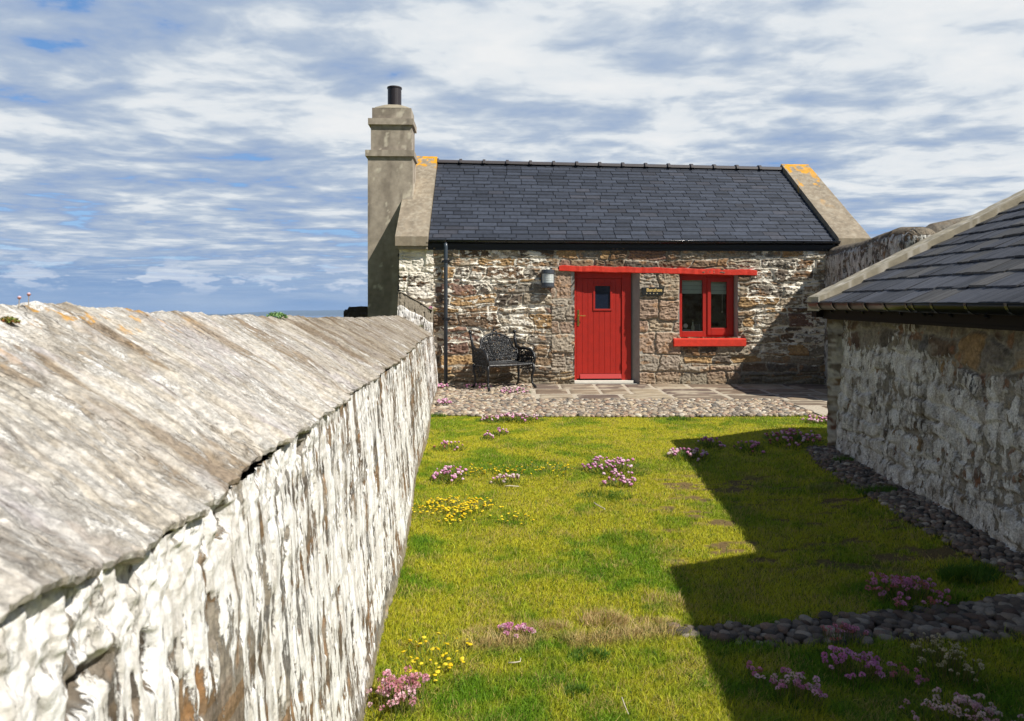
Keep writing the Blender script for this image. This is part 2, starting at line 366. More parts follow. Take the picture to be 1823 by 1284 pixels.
def turf_colour(x, y):
    n1 = fbm(x*1.3+3, y*1.3+1, 4, 3); n2 = fbm(x*5+1, y*5+8, 4, 5); n3 = fbm(x*11+1, y*17+8, 3, 6)
    yel = np.clip(sst(0.38, 0.61, n1*0.45+n2*0.35+n3*0.2)+0.25*sst(5.0, 9.0, y), 0, 1)
    yel = np.clip(yel+0.35*sst(0.2, 1.6, x)*sst(8.2, 7.0, y)*sst(3.8, 4.6, y), 0, 1)
    C = cl((0.150, 0.285, 0.012), (0.475, 0.475, 0.030), yel)
    st = np.clip(is_straw(x, y)*sst(0.3, 0.5, n2)*1.2, 0, 1)
    bare = sst(0.57, 0.63, fbm(x*5+2, y*13, 4, 6))*sst(0.6, 1.2, x)*sst(6.9, 6.2, y)*sst(3.9, 4.4, y)
    C = cl(C, (0.56, 0.42, 0.20), np.clip(st, 0, 1)); C = cl(C, (0.20, 0.14, 0.08), bare*0.9)
    return C, yel, st, bare
xs = np.concatenate([[-2500, -900, -300, -90, -50, -30, -18, -10, -6], np.arange(-3.5, -1.5, 0.4), np.arange(-1.5, 4.4, 0.03), np.arange(4.4, 9, 0.4), [12, 18, 30, 50, 90, 300, 900, 2500]])
ys = np.concatenate([[-2500, -900, -200, -60, -30, -18, -10, -5, -2, 0, 1, 1.6], np.arange(1.9, 11.2, 0.035), np.arange(11.3, 17, 0.3), [19, 22, 26, 32, 45]])
X, Y = np.meshgrid(xs, ys, indexing='ij'); Z = ground(X, Y)
far = np.maximum(np.maximum(np.abs(X)-14, Y-18), np.maximum(-Y-14, 0)); Z = Z-np.clip(far, 0, 60)*0.42
C, _, _, _ = turf_colour(X, Y)
C = C*0.62*np.array([1.0, 0.9, 0.9])
soil = (in_band(X, Y, 0.02) | in_side(X, Y, 0.02) | (Y > cob_front(X))) & (Y < 14) & (X > -2) & (X < 6)
C[soil] = np.array((0.16, 0.135, 0.10))*(0.5+fbm(X*30, Y*30, 3, 2)[soil])[:, None]
Z[soil] -= 0.012
go = link('ground', grid_mesh('ground', np.stack([X, Y, Z], -1), C), M_GROUND); tag(go, kind='structure')
# sea and far hills
me = np_mesh('sea', [(-20000, -20000, -14), (20000, -20000, -14), (20000, 20000, -14), (-20000, 20000, -14)], [[0, 1, 2, 3]])
tag(link('sea', me, mat('sea_water', (0.012, 0.05, 0.10), 0.18, bump=0.6, bscale=0.3, bdist=0.3)), kind='structure')
hx = np.linspace(-4300, 9000, 240); hy = np.linspace(0, 1, 14)
HX, HT = np.meshgrid(hx, hy, indexing='ij')
ridge = (30+44*fbm(hx/900, hx*0+1, 4, 2)+12*fbm(hx/120, hx*0+1, 3, 4))*sst(-4050, -3000, hx)+8
HZ = -14.5+(14+ridge[:, None])*np.sin(HT*math.pi)**0.8; HYY = 8600+HT*2200+150*fbm(HX/500, HT*4, 2, 1)
hc = cl((0.035, 0.055, 0.03), (0.07, 0.075, 0.05), fbm(HX/200, HT*7, 3, 5))
tag(link('hills', grid_mesh('hills', np.stack([HX, HYY, HZ], -1), hc), mat('far_hills', attr=True, rough=1.0)), kind='structure')

# ------------------------------------------------------------------ masonry generator
def masonry(U, V, seed, hmin=0.07, hmax=0.24, wmin=0.14, wmax=0.55, warp=0.035):
    """returns height (0..1-ish metres relief), stone id, edge distance, local coords"""
    rg = np.random.default_rng(seed)
    wu = U+warp*1.6*(fbm(U*3+seed, V*5, 3, seed)-0.5)*2; wv = V+warp*(fbm(U*2.3, V*3+seed, 3, seed+2)-0.5)*2+0.02*(vn(U*9, V*9, seed)-0.5)
    v0, v1 = wv.min()-0.1, wv.max()+0.3; vb = [v0]
    while vb[-1] < v1: vb.append(vb[-1]+(rg.uniform(hmin, hmax) if rg.random() < 0.75 else rg.uniform(hmin*0.5, hmin)))
    vb = np.array(vb); row = np.clip(np.searchsorted(vb, wv)-1, 0, len(vb)-2)
    ed = np.zeros_like(U); sid = np.zeros(U.shape, int); lu = np.zeros_like(U); sz = np.zeros_like(U)
    for r in range(len(vb)-1):
        k = row == r
        if not k.any(): continue
        hh = vb[r+1]-vb[r]; ub = [wu.min()-0.5]
        while ub[-1] < wu.max()+0.6: ub.append(ub[-1]+rg.uniform(wmin, wmax)*(0.6+hh/hmax*0.8))
        ub = np.array(ub); q = np.clip(np.searchsorted(ub, wu[k])-1, 0, len(ub)-2)
        du = np.minimum(wu[k]-ub[q], ub[q+1]-wu[k]); dv = np.minimum(wv[k]-vb[r], vb[r+1]-wv[k])
        ed[k] = np.where((du < 0.03) & (dv < 0.03), 0.03-np.sqrt((0.03-du)**2+(0.03-dv)**2), np.minimum(du, dv))
        sid[k] = r*97+q*13+seed; sz[k] = hh
    return ed, sid, sz, wu, wv
def hsv_pick(sid, pal, s):
    pal = np.array(pal); i = (rnd(sid, s)*len(pal)*0.9999).astype(int) % len(pal); return pal[i]
PAL = [(0.27, 0.18, 0.10), (0.19, 0.12, 0.07), (0.34, 0.28, 0.20), (0.21, 0.18, 0.14), (0.42, 0.25, 0.09), (0.30, 0.23, 0.15), (0.13, 0.10, 0.075), (0.24, 0.13, 0.09), (0.36, 0.29, 0.20), (0.24, 0.20, 0.155), (0.17, 0.14, 0.11)]

# ------------------------------------------------------------------ house
HYAW = math.atan(0.0376); HD = 12.9
def fx(px, w=0.0):      # photo column -> facade-local x at local depth w
    k = (px-CX)/FPX; return ((HD+w)*k+0.0376*w)/(1-0.0376*k)
def fz(py, x, w=0.0): return (HY-py)/FPX*(HD+w+0.0376*x)+CZ
house = empty('cottage', (0, HD, 0), HYAW, 'low stone cottage with a red door, slate roof and tall concrete chimney', 'cottage')
GZ = g0(HD)+CZ-0.02      # ground at facade
HL, HR = -2.06, 6.62; WT = fz(444, 0); DEPTH = 4.9
ROX0, ROX1 = -1.53, 6.05; RIDW = 2.41; EAVEZ = CZ+1.385; RIDZ = CZ+3.30
D0, D1 = fx(1022), fx(1138); DB = fz(683, 2)      # door opening
W0, W1 = fx(1209), fx(1313); WB = fz(600, 3.5)
L0, L1 = fx(994), fx(1346)
lint_t = lambda x: lerp(fz(473, L0), fz(481, L1), (x-L0)/(L1-L0)); lint_b = lambda x: lerp(fz(483, L0), fz(491, L1), (x-L0)/(L1-L0))
st = 0.0095
U, V = np.meshgrid(np.arange(HL, HR+st, st), np.arange(GZ-0.06, WT+0.12+st, st), indexing='ij')
ed, sid, sz, wu, wv = masonry(U, V, 3, 0.05, 0.25, 0.16, 0.66, 0.07)
# dressed blocks around the openings: push into larger stones
ed2, sid2, sz2, wu2, wv2 = masonry(U, V, 17, 0.22, 0.50, 0.26, 0.55, 0.05)
big_m = (((U > D1-0.02) & (U < W0+0.02) & (V < lint_b(U))) | ((U > D0-0.42) & (U < D0) & (V > 0.55) & (V < lint_b(U)+0.05)) | ((U < HL+0.62)) | ((U > fx(1205)) & (U < fx(1318)) & (V < WB-0.55)))
ed = np.where(big_m, ed2, ed); sid = np.where(big_m, sid2+5000, sid)
stone = sst(0.004, 0.026, ed+0.012*(fbm(U*30, V*30, 2, 3)-0.5))
prot = 0.002+0.045*rnd(sid, 2)
strata = fbm(U*3.5, wv*46+rnd(sid, 4)*9, 3, 4); rough = fbm(U*26, V*30, 4, 6)
tilt = (rnd(sid, 5)-0.5)
Hh = stone*(prot+0.034*(strata-0.5)*(rnd(sid, 6) > 0.35)+0.034*(rough-0.5))+0.012*(fbm(U*20, V*20, 3, 1)-0.5)
Cc = hsv_pick(sid, PAL, 3)*(0.8+0.4*rnd(sid, 7))[..., None]
Cc = Cc*(0.72+0.56*strata)[..., None]*(0.75+0.5*rough)[..., None]
pale = ((sid > 5000) & (U > HL+0.7)); Cc = np.where(pale[..., None], Cc*0.35+np.array((0.40, 0.34, 0.26))*0.68*(0.75+0.5*rough)[..., None], Cc)
pinkish = pale & (rnd(sid, 1) > 0.62); Cc = np.where(pinkish[..., None], Cc*np.array((1.0, 0.80, 0.72)), Cc)
rust = sst(0.58, 0.70, fbm(U*7, V*14+4, 4, 2)); Cc = cl(Cc, (0.42, 0.20, 0.06), rust*0.55)
mort = np.array((0.34, 0.295, 0.225))*(0.6+0.8*fbm(U*14, V*14, 3, 2))[..., None]
Cc = mort*(1-stone[..., None])+Cc*stone[..., None]
# remains of limewash
wz = 0.55*sst(fx(1010), fx(960), U)+0.62*sst(fx(1315), fx(1345), U)+0.35*(U < HL+0.62)
wz = wz*(0.55+0.7*fbm(U*1.6+4, V*1.9, 3, 6))*sst(GZ+0.15, GZ+0.9, V)
wn_ = fbm(U*7, V*16+2, 5, 0, 0.62)+0.10*(1-stone)
white = sst(0.60, 0.66, wn_+wz*0.30-0.06)
white = np.where(big_m & (U < HL+0.62) & (V > CZ+0.72), sst(0.40, 0.5, wn_+0.12), white)
white = np.where(pale, white*0.2, white)
al = np.clip(0.325+0.26*wz+0.05*(1-stone)+0.30*(wn_-0.5), 0, 1); al = np.where(big_m & (U < HL+0.62) & (V > CZ+0.72), 0.60, al); al = np.where(pale, al-0.04, al)
Cc = Cc*0.74+0.26*Cc.mean(-1, keepdims=True)*np.array((1.05, 1.0, 0.93))
damp = sst(GZ+0.35, GZ+0.05, V); Cc = cl(Cc, (0.26, 0.22, 0.15), damp*0.5)
P = np.stack([U, -Hh, V], -1)
uc = (U[:-1, :-1]+U[1:, 1:])/2; vc = (V[:-1, :-1]+V[1:, 1:])/2
keep = ~(((uc > D0) & (uc < D1) & (vc > DB-0.03) & (vc < lint_b(uc)+0.03)) | ((uc > W0) & (uc < W1) & (vc > WB) & (vc < lint_b(uc)+0.03)))
al = al-0.15*sst(GZ+0.3, GZ+0.1, V)
link('front_wall', grid_mesh('front_wall', P, np.concatenate([Cc, al[..., None]], -1), keep, flip=False), M_FRONT, house)
# gables, rear wall, partition behind
def rough_panel(name, O, A, B, nA, nB, parent, seed=5, shape=None, whit=0.4, mt=None):
    """masonry panel spanned by vectors A,B from O (local); shape(u,v)->keep"""
    O, A, B = Vector(O), Vector(A), Vector(B); la, lb = A.length, B.length; nrm = A.cross(B).normalized()
    U, V = np.meshgrid(np.linspace(0, la, nA), np.linspace(0, lb, nB), indexing='ij')
    ed, sid, sz, wu, wv = masonry(U, V, seed, 0.09, 0.24, 0.16, 0.5)
    stn = sst(0.004, 0.03, ed); r = fbm(U*22, V*22, 4, 2)
    H = stn*(0.006+0.03*rnd(sid, 2)+0.02*(r-0.5))
    C = hsv_pick(sid, PAL, 3)*(0.8+0.4*r)[..., None]; C = np.array((0.3, 0.26, 0.2))*(1-stn[..., None])+C*stn[..., None]
    C = cl(C, (0.66, 0.62, 0.53), sst(0.60, 0.68, fbm(U*6, V*11, 5, 1, 0.6)+whit*0.3-0.05))
    P = np.array(O)[None, None]+U[..., None]*np.array(A.normalized())+V[..., None]*np.array(B.normalized())+H[..., None]*np.array(nrm)
    k = None
    if shape is not None:
        uc = (U[:-1, :-1]+U[1:, 1:])/2; vc = (V[:-1, :-1]+V[1:, 1:])/2; k = shape(uc, vc)
    return link(name, grid_mesh(name, P, C, k), mt or M_STONE, parent)
gab = lambda u, v: v < np.interp(u, [0, RIDW+0.02, DEPTH], [WT-GZ+0.25, RIDZ-GZ-0.02, WT-GZ+0.25])
rough_panel('gable_wall', (HR, 0, GZ-0.05), (0, DEPTH, 0), (0, 0, 3.5), 200, 180, house, 8, gab)
rough_panel('gable_wall', (HL, DEPTH, GZ-0.05), (0, -DEPTH, 0), (0, 0, 3.5), 200, 180, house, 9, lambda u, v: gab(DEPTH-u, v))
rough_panel('rear_wall', (HR, DEPTH, GZ-0.05), (HL-HR, 0, 0), (0, 0, WT-GZ+0.2), 260, 90, house, 10)
# inner room (dark box behind door and window)
mb = MB(); mb.box(W0-0.5, W1+0.9, 0.32, 0.40, WB-0.9, WB-0.02)
mb.box(-1.4, 6.0, 4.4, 4.5, GZ, WT); mb.box(-1.4, -1.35, 0.35, 4.4, GZ, WT); mb.box(5.95, 6.0, 0.35, 4.4, GZ, WT); mb.box(-1.4, 6.0, 0.35, 4.5, WT-0.05, WT); mb.box(-1.4, 6, 0.35, 4.5, GZ-0.05, GZ)
mb.build('inner_room', M_DARK, house)
# reveals
def jamb(mb, x0, x1, w1, z0, z1, s):      # splayed reveal plate from facade x0 to depth w1 x1
    mb.prism([(x0, -0.012), (x1, w1), (x1+s*0.06, w1), (x0+s*0.06, -0.002)], 2, z0, z1)
DW = 0.125
mb = MB()
jamb(mb, D1, fx(1123, DW), 0.19, DB-0.04, lint_b(D1)+0.06, 1); jamb(mb, D0, D0, 0.2, DB-0.04, lint_b(D0)+0.06, -1)
mb.build('door_reveal', M_JAMB, house); mb = MB()
jamb(mb, W1, fx(1306, DW), 0.19, WB-0.02, lint_b(W1)+0.06, 1); mb.build('window_reveal', M_JAMB, house); mb = MB(); jamb(mb, W0, W0, 0.2, WB-0.02, lint_b(W0)+0.06, -1)
mb.build('window_reveal', M_JAMB, house)
# lintel slab: long, thin, tilted and hand cut
n = 60; mb = MB(); vs = []
for i in range(n+1):
    x = lerp(L0, L1, i/n); j = 0.007*(random.random()-0.5)+0.006*math.sin(i*0.7); e = 0.01 if i in (0, n) else 0
    t = lint_t(x)+j-e; b = lint_b(x)+0.5*j+e; y = -0.045-0.01*random.random()
    vs += [(x, y, b), (x, y-0.002, t), (x, 0.19, t), (x, 0.19, b)]
fs = [(i*4+j, i*4+(j+1) % 4, (i+1)*4+(j+1) % 4, (i+1)*4+j) for i in range(n) for j in range(4)]+[(0, 1, 2, 3), (n*4+3, n*4+2, n*4+1, n*4)]
mb.add(vs, fs); mb.build('lintel', M_REDST, house, bevel=0.006)
# ---- door
door = bpy.data.objects.new('door', None); COL.objects.link(door); door.parent = house
dx0, dx1 = D0+0.002, fx(1123, DW); fzt = lint_b((dx0+dx1)/2)+0.04; fzb = fz(677, dx0, DW)
mb = MB(); fw = 0.085
mb.box(dx0, dx0+0.055, DW, DW+0.07, fzb, fzt); mb.box(dx1-fw-0.09, dx1, DW-0.004, DW+0.07, fzb, fzt); mb.box(dx0+0.055, dx1-fw-0.09, DW, DW+0.07, fzt-0.15, fzt)
mb.build('door_frame', M_RED, door, bevel=0.006)
lx0, lx1 = dx0+0.060, dx1-fw-0.095; lz0, lz1 = fzb+0.03, fzt-0.155
gx0, gx1 = fx(1059, DW), fx(1086, DW); gz0, gz1 = fz(550, 1.6, DW), fz(509, 1.6, DW)
mb = MB(); nb = 8; bw = (lx1-lx0)/nb; ly = DW+0.012
for i in range(nb):
    a, b = lx0+i*bw+0.002, lx0+(i+1)*bw-0.002
    if b < gx0 or a > gx1: mb.box(a, b, ly, ly+0.03, lz0+0.09, lz1)
    else: mb.box(a, b, ly, ly+0.03, lz0+0.09, gz0); mb.box(a, b, ly, ly+0.03, gz1, lz1)
mb.box(lx0, lx1, ly+0.008, ly+0.034, lz0+0.09, gz0-0.01); mb.box(lx0, lx1, ly+0.008, ly+0.034, gz1+0.01, lz1-0.001)
mb.box(lx0, lx0+0.06, ly-0.004, ly+0.03, lz0, lz1)
mb.build('leaf', M_RED, door, bevel=0.003)
mb = MB(); mb.prism([(ly-0.035, lz0), (ly+0.03, lz0), (ly+0.03, lz0+0.085), (ly-0.005, lz0+0.085)], 0, lx0+0.062, lx1); mb.build('weather_bar', mat('faded_red', (0.42, 0.030, 0.026), 0.45), door)
mb = MB(); f = 0.035
for (a, b, c, d) in ((gx0-f, gx1+f, gz0-f, gz0), (gx0-f, gx1+f, gz1, gz1+f), (gx0-f, gx0, gz0, gz1), (gx1, gx1+f, gz0, gz1)): mb.box(a, b, ly-0.014, ly+0.006, c, d)
mb.build('window_bead', M_RED, door, bevel=0.004)
mb = MB(); mb.box(gx0, gx1, ly+0.012, ly+0.02, gz0, gz1); mb.build('door_pane', mat('dark_pane', (0.012, 0.018, 0.035), 0.08, spec=0.8), door)
hx0 = lx0+0.03; hz = fz(566, hx0, DW)
mb = MB(); mb.box(hx0-0.018, hx0+0.018, ly-0.016, ly-0.004, hz-0.15, hz+0.15); mb.tube([(hx0, ly-0.012, hz+0.04), (hx0, ly-0.06, hz+0.04), (hx0+0.02, ly-0.065, hz+0.04), (hx0+0.13, ly-0.062, hz+0.035)], 0.009, 8); mb.tube([(hx0, ly-0.012, hz-0.08), (hx0, ly-0.03, hz-0.08)], 0.014, 8)
mb.build('handle', M_BRASS, door, bevel=0.003)
mb = MB()
for z in (0.2, 0.9, 1.55): mb = MB(); mb.tube([(lx1+0.012, ly-0.018, lz0+z), (lx1+0.012, ly-0.018, lz0+z+0.1)], 0.011, 8); mb.build('hinge', M_RED, door)
mb = MB(); mb.box(D0+0.004, dx1+0.03, DW-0.10, DW+0.06, fzb-0.05, fzb-0.003); mb.build('threshold', M_WHITE, house, bevel=0.005)
mb = MB(); mb.box(D0+0.001, D1+0.02, -0.012, 0.3, GZ-0.05, fzb-0.053); mb.build('doorstep', M_JAMB, house, bevel=0.01)
# ---- window
win = bpy.data.objects.new('window', None); COL.objects.link(win); win.parent = house
wx0, wx1 = W0+0.002, fx(1306, DW); wz0 = fz(600, 3.5, DW)+0.0; wz1 = lint_b(3.4)+0.04
mb = MB(); c0 = fx(1256, DW)
gl = (fx(1214, DW), fx(1251, DW), fz(590, 3.3, DW), fz(499, 3.3, DW)); gr = (fx(1265, DW), fx(1294, DW), fz(584, 3.6, DW), fz(502, 3.6, DW))
def fr(mb, x0, x1, z0, z1, g, y0, y1):
    mb.box(x0, g[0], y0, y1, z0, z1); mb.box(g[1], x1, y0, y1, z0, z1); mb.box(g[0], g[1], y0, y1, z0, g[2]); mb.box(g[0], g[1], y0, y1, g[3], z1)
fr(mb, wx0, c0+0.012, wz0, wz1, gl, DW, DW+0.07); fr(mb, c0+0.013, wx1, wz0, wz1, (c0+0.06, wx1-0.04, wz0+0.05, wz1-0.12), DW, DW+0.07)
mb.build('window_frame', M_RED, win, bevel=0.005)
mb = MB(); fr(mb, c0+0.03, wx1-0.03, wz0+0.035, wz1-0.1, gr, DW-0.018, DW+0.05); mb.build('casement', M_RED, win, bevel=0.006)
mb = MB(); mb.box(gl[0]-0.01, gl[1]+0.01, DW+0.03, DW+0.036, gl[2]-0.01, gl[3]+0.01); mb.build('pane', GLASS, win)
mb = MB(); mb.box(gr[0]-0.01, gr[1]+0.01, DW+0.02, DW+0.026, gr[2]-0.01, gr[3]+0.01); mb.build('pane', GLASS, win)
for (g, zb) in ((gl, 523), (gr, 524)):
    mb = MB(); z1 = g[3]+0.05; z0 = fz(zb, 3.4, DW+0.1); k = 4
    for i in range(k): mb.box(g[0]-0.05, g[1]+0.05, DW+0.085+0.004*(i % 2), DW+0.10, z0+(z1-z0)*i/k+0.002, z0+(z1-z0)*(i+1)/k-0.002)
    mb.build('blind', M_BLIND, win)
mb = MB(); mb.tube([(gr[1]-0.05, DW+0.12, gr[3]), (gr[1]-0.05, DW+0.12, gr[2]+0.32)], 0.003, 5); mb.ball((gr[1]-0.05, DW+0.12, gr[2]+0.3), 0.014, sq=(1, 1, 1.6)); mb.build('blind_cord', M_WHITE, win, smooth=True)
sx0, sx1 = fx(1197), fx(1325); sz1, sz0 = fz(603.5, 3.4, -0.1), fz(617, 3.4, -0.1)
mb = MB(); mb.prism([(-0.10, sz0), (-0.10, sz1), (DW+0.02, wz0+0.0), (DW+0.02, sz0)], 0, sx0, sx1); mb.build('sill', M_REDST, win, bevel=0.008)
# things on the inner ledge
def hw(x, y, z): return house.matrix_basis @ Vector((x, y, z))
Mh = Matrix.Translation((0, HD, 0)) @ Matrix.Rotation(HYAW, 4, 'Z')
def Hp(x, y, z): return Mh @ Vector((x, y, z))
led = WB-0.02
mb = MB(); mb.box(W0-0.3, W1+0.3, 0.21, 0.40, led-0.03, led); mb.build('inner_ledge', M_WHITE, house)
def small(name, label, cat, x, y, z, parts):
    e = empty(name, Hp(x, y, z), HYAW, label, cat)
    for (pn, m, mt) in parts: m.build(pn, mt, e, smooth=False)
    return e
xb = gl[0]+0.09; a = MB(); a.box(-0.1, 0.1, -0.04, 0.05, 0, 0.15, (0.40, 0.52, 0.46)); a.box(-0.08, 0.07, -0.042, -0.04, 0.03, 0.11, (0.62, 0.70, 0.62)); b = MB(); b.box(0.1, 0.112, -0.035, 0.045, 0, 0.15, (0.05, 0.16, 0.4))
small('carton', 'pale green patterned carton on the ledge inside the window', 'box', xb, 0.28, led+0.002, [('body', a, M_ATT), ('end_panel', b, M_ATT)])
a = MB(); a.tube([(0, -0.0, 0), (0, 0, 0.03)], [0.03, 0.012], 10, (0.1, 0.1, 0.1)); a.lathe([(0.001, 0), (0.042, 0), (0.042, 0.012), (0.001, 0.012)], 18, (0.75, 0.78, 0.72), Matrix.Translation((0, 0.006, 0.068)) @ Matrix.Rotation(R(90), 4, 'X'))
small('round_clock', 'small round white clock standing on the pale green carton', 'clock', xb+0.02, 0.275, led+0.154, [('body', a, M_ATT)])
a = MB(); a.lathe([(0.001, 0), (0.026, 0), (0.028, 0.03), (0.018, 0.055), (0.02, 0.07), (0.001, 0.072)], 12, (0.55, 0.42, 0.16))
small('small_jar', 'little ochre jar beside the round clock in the window', 'jar', xb-0.06, 0.28, led+0.154, [('body', a, M_ATT)])
a = MB(); a.lathe([(0.001, 0), (0.03, 0), (0.032, 0.2), (0.013, 0.24), (0.013, 0.29), (0.001, 0.29)], 12, (0.55, 0.62, 0.50)); b = MB(); b.lathe([(0.015, 0.29), (0.015, 0.33), (0.001, 0.33)], 10, (0.12, 0.12, 0.12))
small('spray_bottle', 'pale bottle with dark cap standing right of the carton', 'bottle', xb+0.155, 0.27, led+0.002, [('body', a, M_ATT), ('cap', b, M_ATT)])
a = MB(); Mr = Matrix.Rotation(R(-10), 4, 'X'); a.box(-0.06, 0.06, 0, 0.012, 0, 0.26, (0.07, 0.08, 0.09), Mr); a.box(0.06, 0.075, -0.002, 0.014, 0, 0.26, (0.25, 0.30, 0.28), Mr)
small('picture_frame', 'dark picture frame leaning inside the left window pane', 'frame', gl[1]-0.07, 0.26, led+0.002, [('frame', a, M_ATT)])

# ---- roof
def rz(x, w):   # slate plane height in local coords
    f = w/RIDW; ww = RIDW+0.02
    if w > RIDW: f = (2*RIDW-w)/RIDW
    return EAVEZ+(RIDZ-EAVEZ)*f-0.10*(x-ROX0)/(ROX1-ROX0)*max(f, 0)
mb = MB()   # roof deck under the slates, both pitches
for (w0, w1) in ((-0.08, RIDW), (RIDW, 2*RIDW+0.12)):
    vs = []
    for x in (ROX0, ROX1):
        for w in (w0, w1):
            z = rz(x, w)-0.03; vs += [(x, w, z), (x, w, z-0.08)]
    mb.add(vs, [(0, 2, 6, 4), (1, 5, 7, 3), (0, 4, 5, 1), (2, 3, 7, 6), (0, 1, 3, 2), (4, 6, 7, 5)], (0.008, 0.008, 0.009))
roof = bpy.data.objects.new('roof', None); COL.objects.link(roof); roof.parent = house
mb.build('deck', M_SLATE, roof)
mb = MB(); nc = 23
def slate_course(mb, x0, x1, w0, w1, i, n, zf, wid, dark):
    x = x0-random.random()*wid*0.6-(0.5*wid if i % 2 else 0)
    sgn = 1 if w1 > w0 else -1
    while x < x1:
        w_ = wid*random.uniform(0.88, 1.12); a, b = max(x, x0), min(x+w_-0.006, x1); b -= 0.006; x += w_
        if b-a < 0.02: continue
        wl = w0+(w1-w0)*i/n; wh = w0+(w1-w0)*(i+1.5)/n
        if (wh-w1)*sgn > 0: wh = w1
        wl += random.uniform(-0.006, 0.004); th = 0.012+random.uniform(0, 0.006); lift = random.uniform(0.0, 0.007)
        cc = random.uniform(0.72, 1.35); base = (0.035*cc, 0.041*cc, 0.056*cc) if random.random() < 0.92 else (0.042*cc, 0.044*cc, 0.055*cc)
        if dark: base = (0.066*cc, 0.068*cc, 0.078*cc)
        vs = []
        for xx in (a, b):
            j = random.uniform(-0.003, 0.003)
            vs += [(xx, wl+j, zf(xx, wl)+0.004+lift), (xx, wl+j, zf(xx, wl)+0.004+th+lift), (xx, wh, zf(xx, wh)-0.014), (xx, wh, zf(xx, wh)-0.004)]
        mb.add(vs, [(0, 1, 3, 2), (4, 6, 7, 5), (0, 4, 5, 1), (1, 5, 7, 3), (2, 3, 7, 6), (0, 2, 6, 4)], base)
for i in range(nc): slate_course(mb, ROX0+0.01, ROX1-0.01, -0.10, RIDW, i, nc, rz, 0.325, False)
for i in range(nc): slate_course(mb, ROX0+0.01, ROX1-0.01, 2*RIDW+0.14, RIDW, i, nc, rz, 0.325, False)
mb.build('slates', M_SLATE, roof)
mb = MB(); nr = 15; seg = (ROX1-ROX0)/nr
for i in range(nr):
    a = ROX0+i*seg; b = a+seg
    for (q0, q1, r) in ((a+0.03, b-0.004, 0.082), (a-0.03, a+0.032, 0.108)):
        if q0 < ROX0: q0 = ROX0
        pr = [(math.cos(t)*r*1.25+RIDW, math.sin(t)*r-0.02) for t in [k*math.pi/8 for k in range(9)]]
        z0, z1 = rz(q0, RIDW), rz(q1, RIDW); n9 = len(pr)
        vs = [(q0, p[0], p[1]+z0) for p in pr]+[(q1, p[0], p[1]+z1) for p in pr]
        mb.add(vs, [tuple(range(n9)), tuple(range(2*n9-1, n9-1, -1))]+[(k, k+1, k+1+n9, k+n9) for k in range(n9-1)])
mb.build('ridge_tiles', M_RIDGE, roof, bevel=0.006)
# skews (gable copings) as subdivided weathered slabs
def slab_grid(name, f3, nu, nv, colf, parent, mt, amp=0.006, th=0.13):
    """f3(u,v)->top surface point, thick slab below"""
    u = np.linspace(0, 1, nu); v = np.linspace(0, 1, nv); Ug, Vg = np.meshgrid(u, v, indexing='ij')
    T = f3(Ug, Vg); T = T+np.stack([0*Ug, 0*Ug, amp*(fbm(T[..., 0]*12, T[..., 1]*12, 4, 3)-0.5)*2], -1)
    B = T.copy(); B[..., 2] -= th
    n, m = nu, nv; Vt = np.concatenate([T.reshape(-1, 3), B.reshape(-1, 3)]); I = np.arange(n*m).reshape(n, m); J = I+n*m
    F = [np.stack([I[:-1, :-1], I[1:, :-1], I[1:, 1:], I[:-1, 1:]], -1).reshape(-1, 4), np.stack([J[:-1, :-1], J[:-1, 1:], J[1:, 1:], J[1:, :-1]], -1).reshape(-1, 4)]
    for (a, b) in ((I[0], J[0]), (J[-1], I[-1])): F.append(np.stack([a[:-1], a[1:], b[1:], b[:-1]], -1))
    for (a, b) in ((J[:, 0], I[:, 0]), (I[:, -1], J[:, -1])): F.append(np.stack([a[:-1], a[1:], b[1:], b[:-1]], -1))
    Cg = colf(T, Ug, Vg); C = np.concatenate([Cg.reshape(-1, 3), Cg.reshape(-1, 3)])
    return link(name, np_mesh(name, Vt, np.concatenate(F), C, smooth=False), mt, parent)
rzv = np.vectorize(rz)
def skew_col(T, U, V):
    C = np.array((0.30, 0.25, 0.185))*(0.75+0.5*fbm(T[..., 0]*6, T[..., 1]*4, 4, 3))[..., None]
    C = cl(C*0.85, (0.36, 0.32, 0.25), sst(0.5, 0.65, fbm(T[..., 0]*22+4, T[..., 1]*22, 4, 5))*0.5)
    lich = sst(0.45, 0.55, fbm(T[..., 0]*11, T[..., 1]*9, 4, 1)+0.55*(V-0.93)*4)*sst(0.62, 0.94, V)
    lich = np.maximum(lich, sst(0.62, 0.66, fbm(T[..., 0]*8+9, T[..., 1]*5, 4, 6))*sst(0.3, 0.7, V)*0.7*(T[..., 0] > 0))
    return cl(C, (0.62, 0.30, 0.015), lich)
def skew(x0, x1):
    def f(U, V):
        w = lerp(-0.13, RIDW+0.0, V); x = lerp(x0, x1, U); return np.stack([x, w, rzv(x, w)+0.13], -1)
    slab_grid('skew_coping', f, 24, 120, skew_col, house, M_CONC, th=0.17)
    def f2(U, V):
        w = lerp(2*RIDW+0.13, RIDW+0.001, V); x = lerp(x1, x0, U); return np.stack([x, w, rzv(x, w)+0.13], -1)
    slab_grid('skew_coping', f2, 12, 40, skew_col, house, M_CONC, th=0.17)
skew(-2.12, ROX0+0.0); skew(ROX1, 6.66)
cb = (0.29, 0.25, 0.19)
zs = EAVEZ+0.13-0.17
mb = MB(); mb.box(-2.075, ROX0-0.005, -0.10, 0.3, fz(445, -1.8), zs-0.02, cb); mb.build('skewputt', M_CONC, house, bevel=0.01)
mb = MB(); mb.box(ROX1+0.01, 6.62, -0.09, 0.3, fz(448, 6), zs-0.02, cb); mb.build('skewputt', M_CONC, house, bevel=0.01)
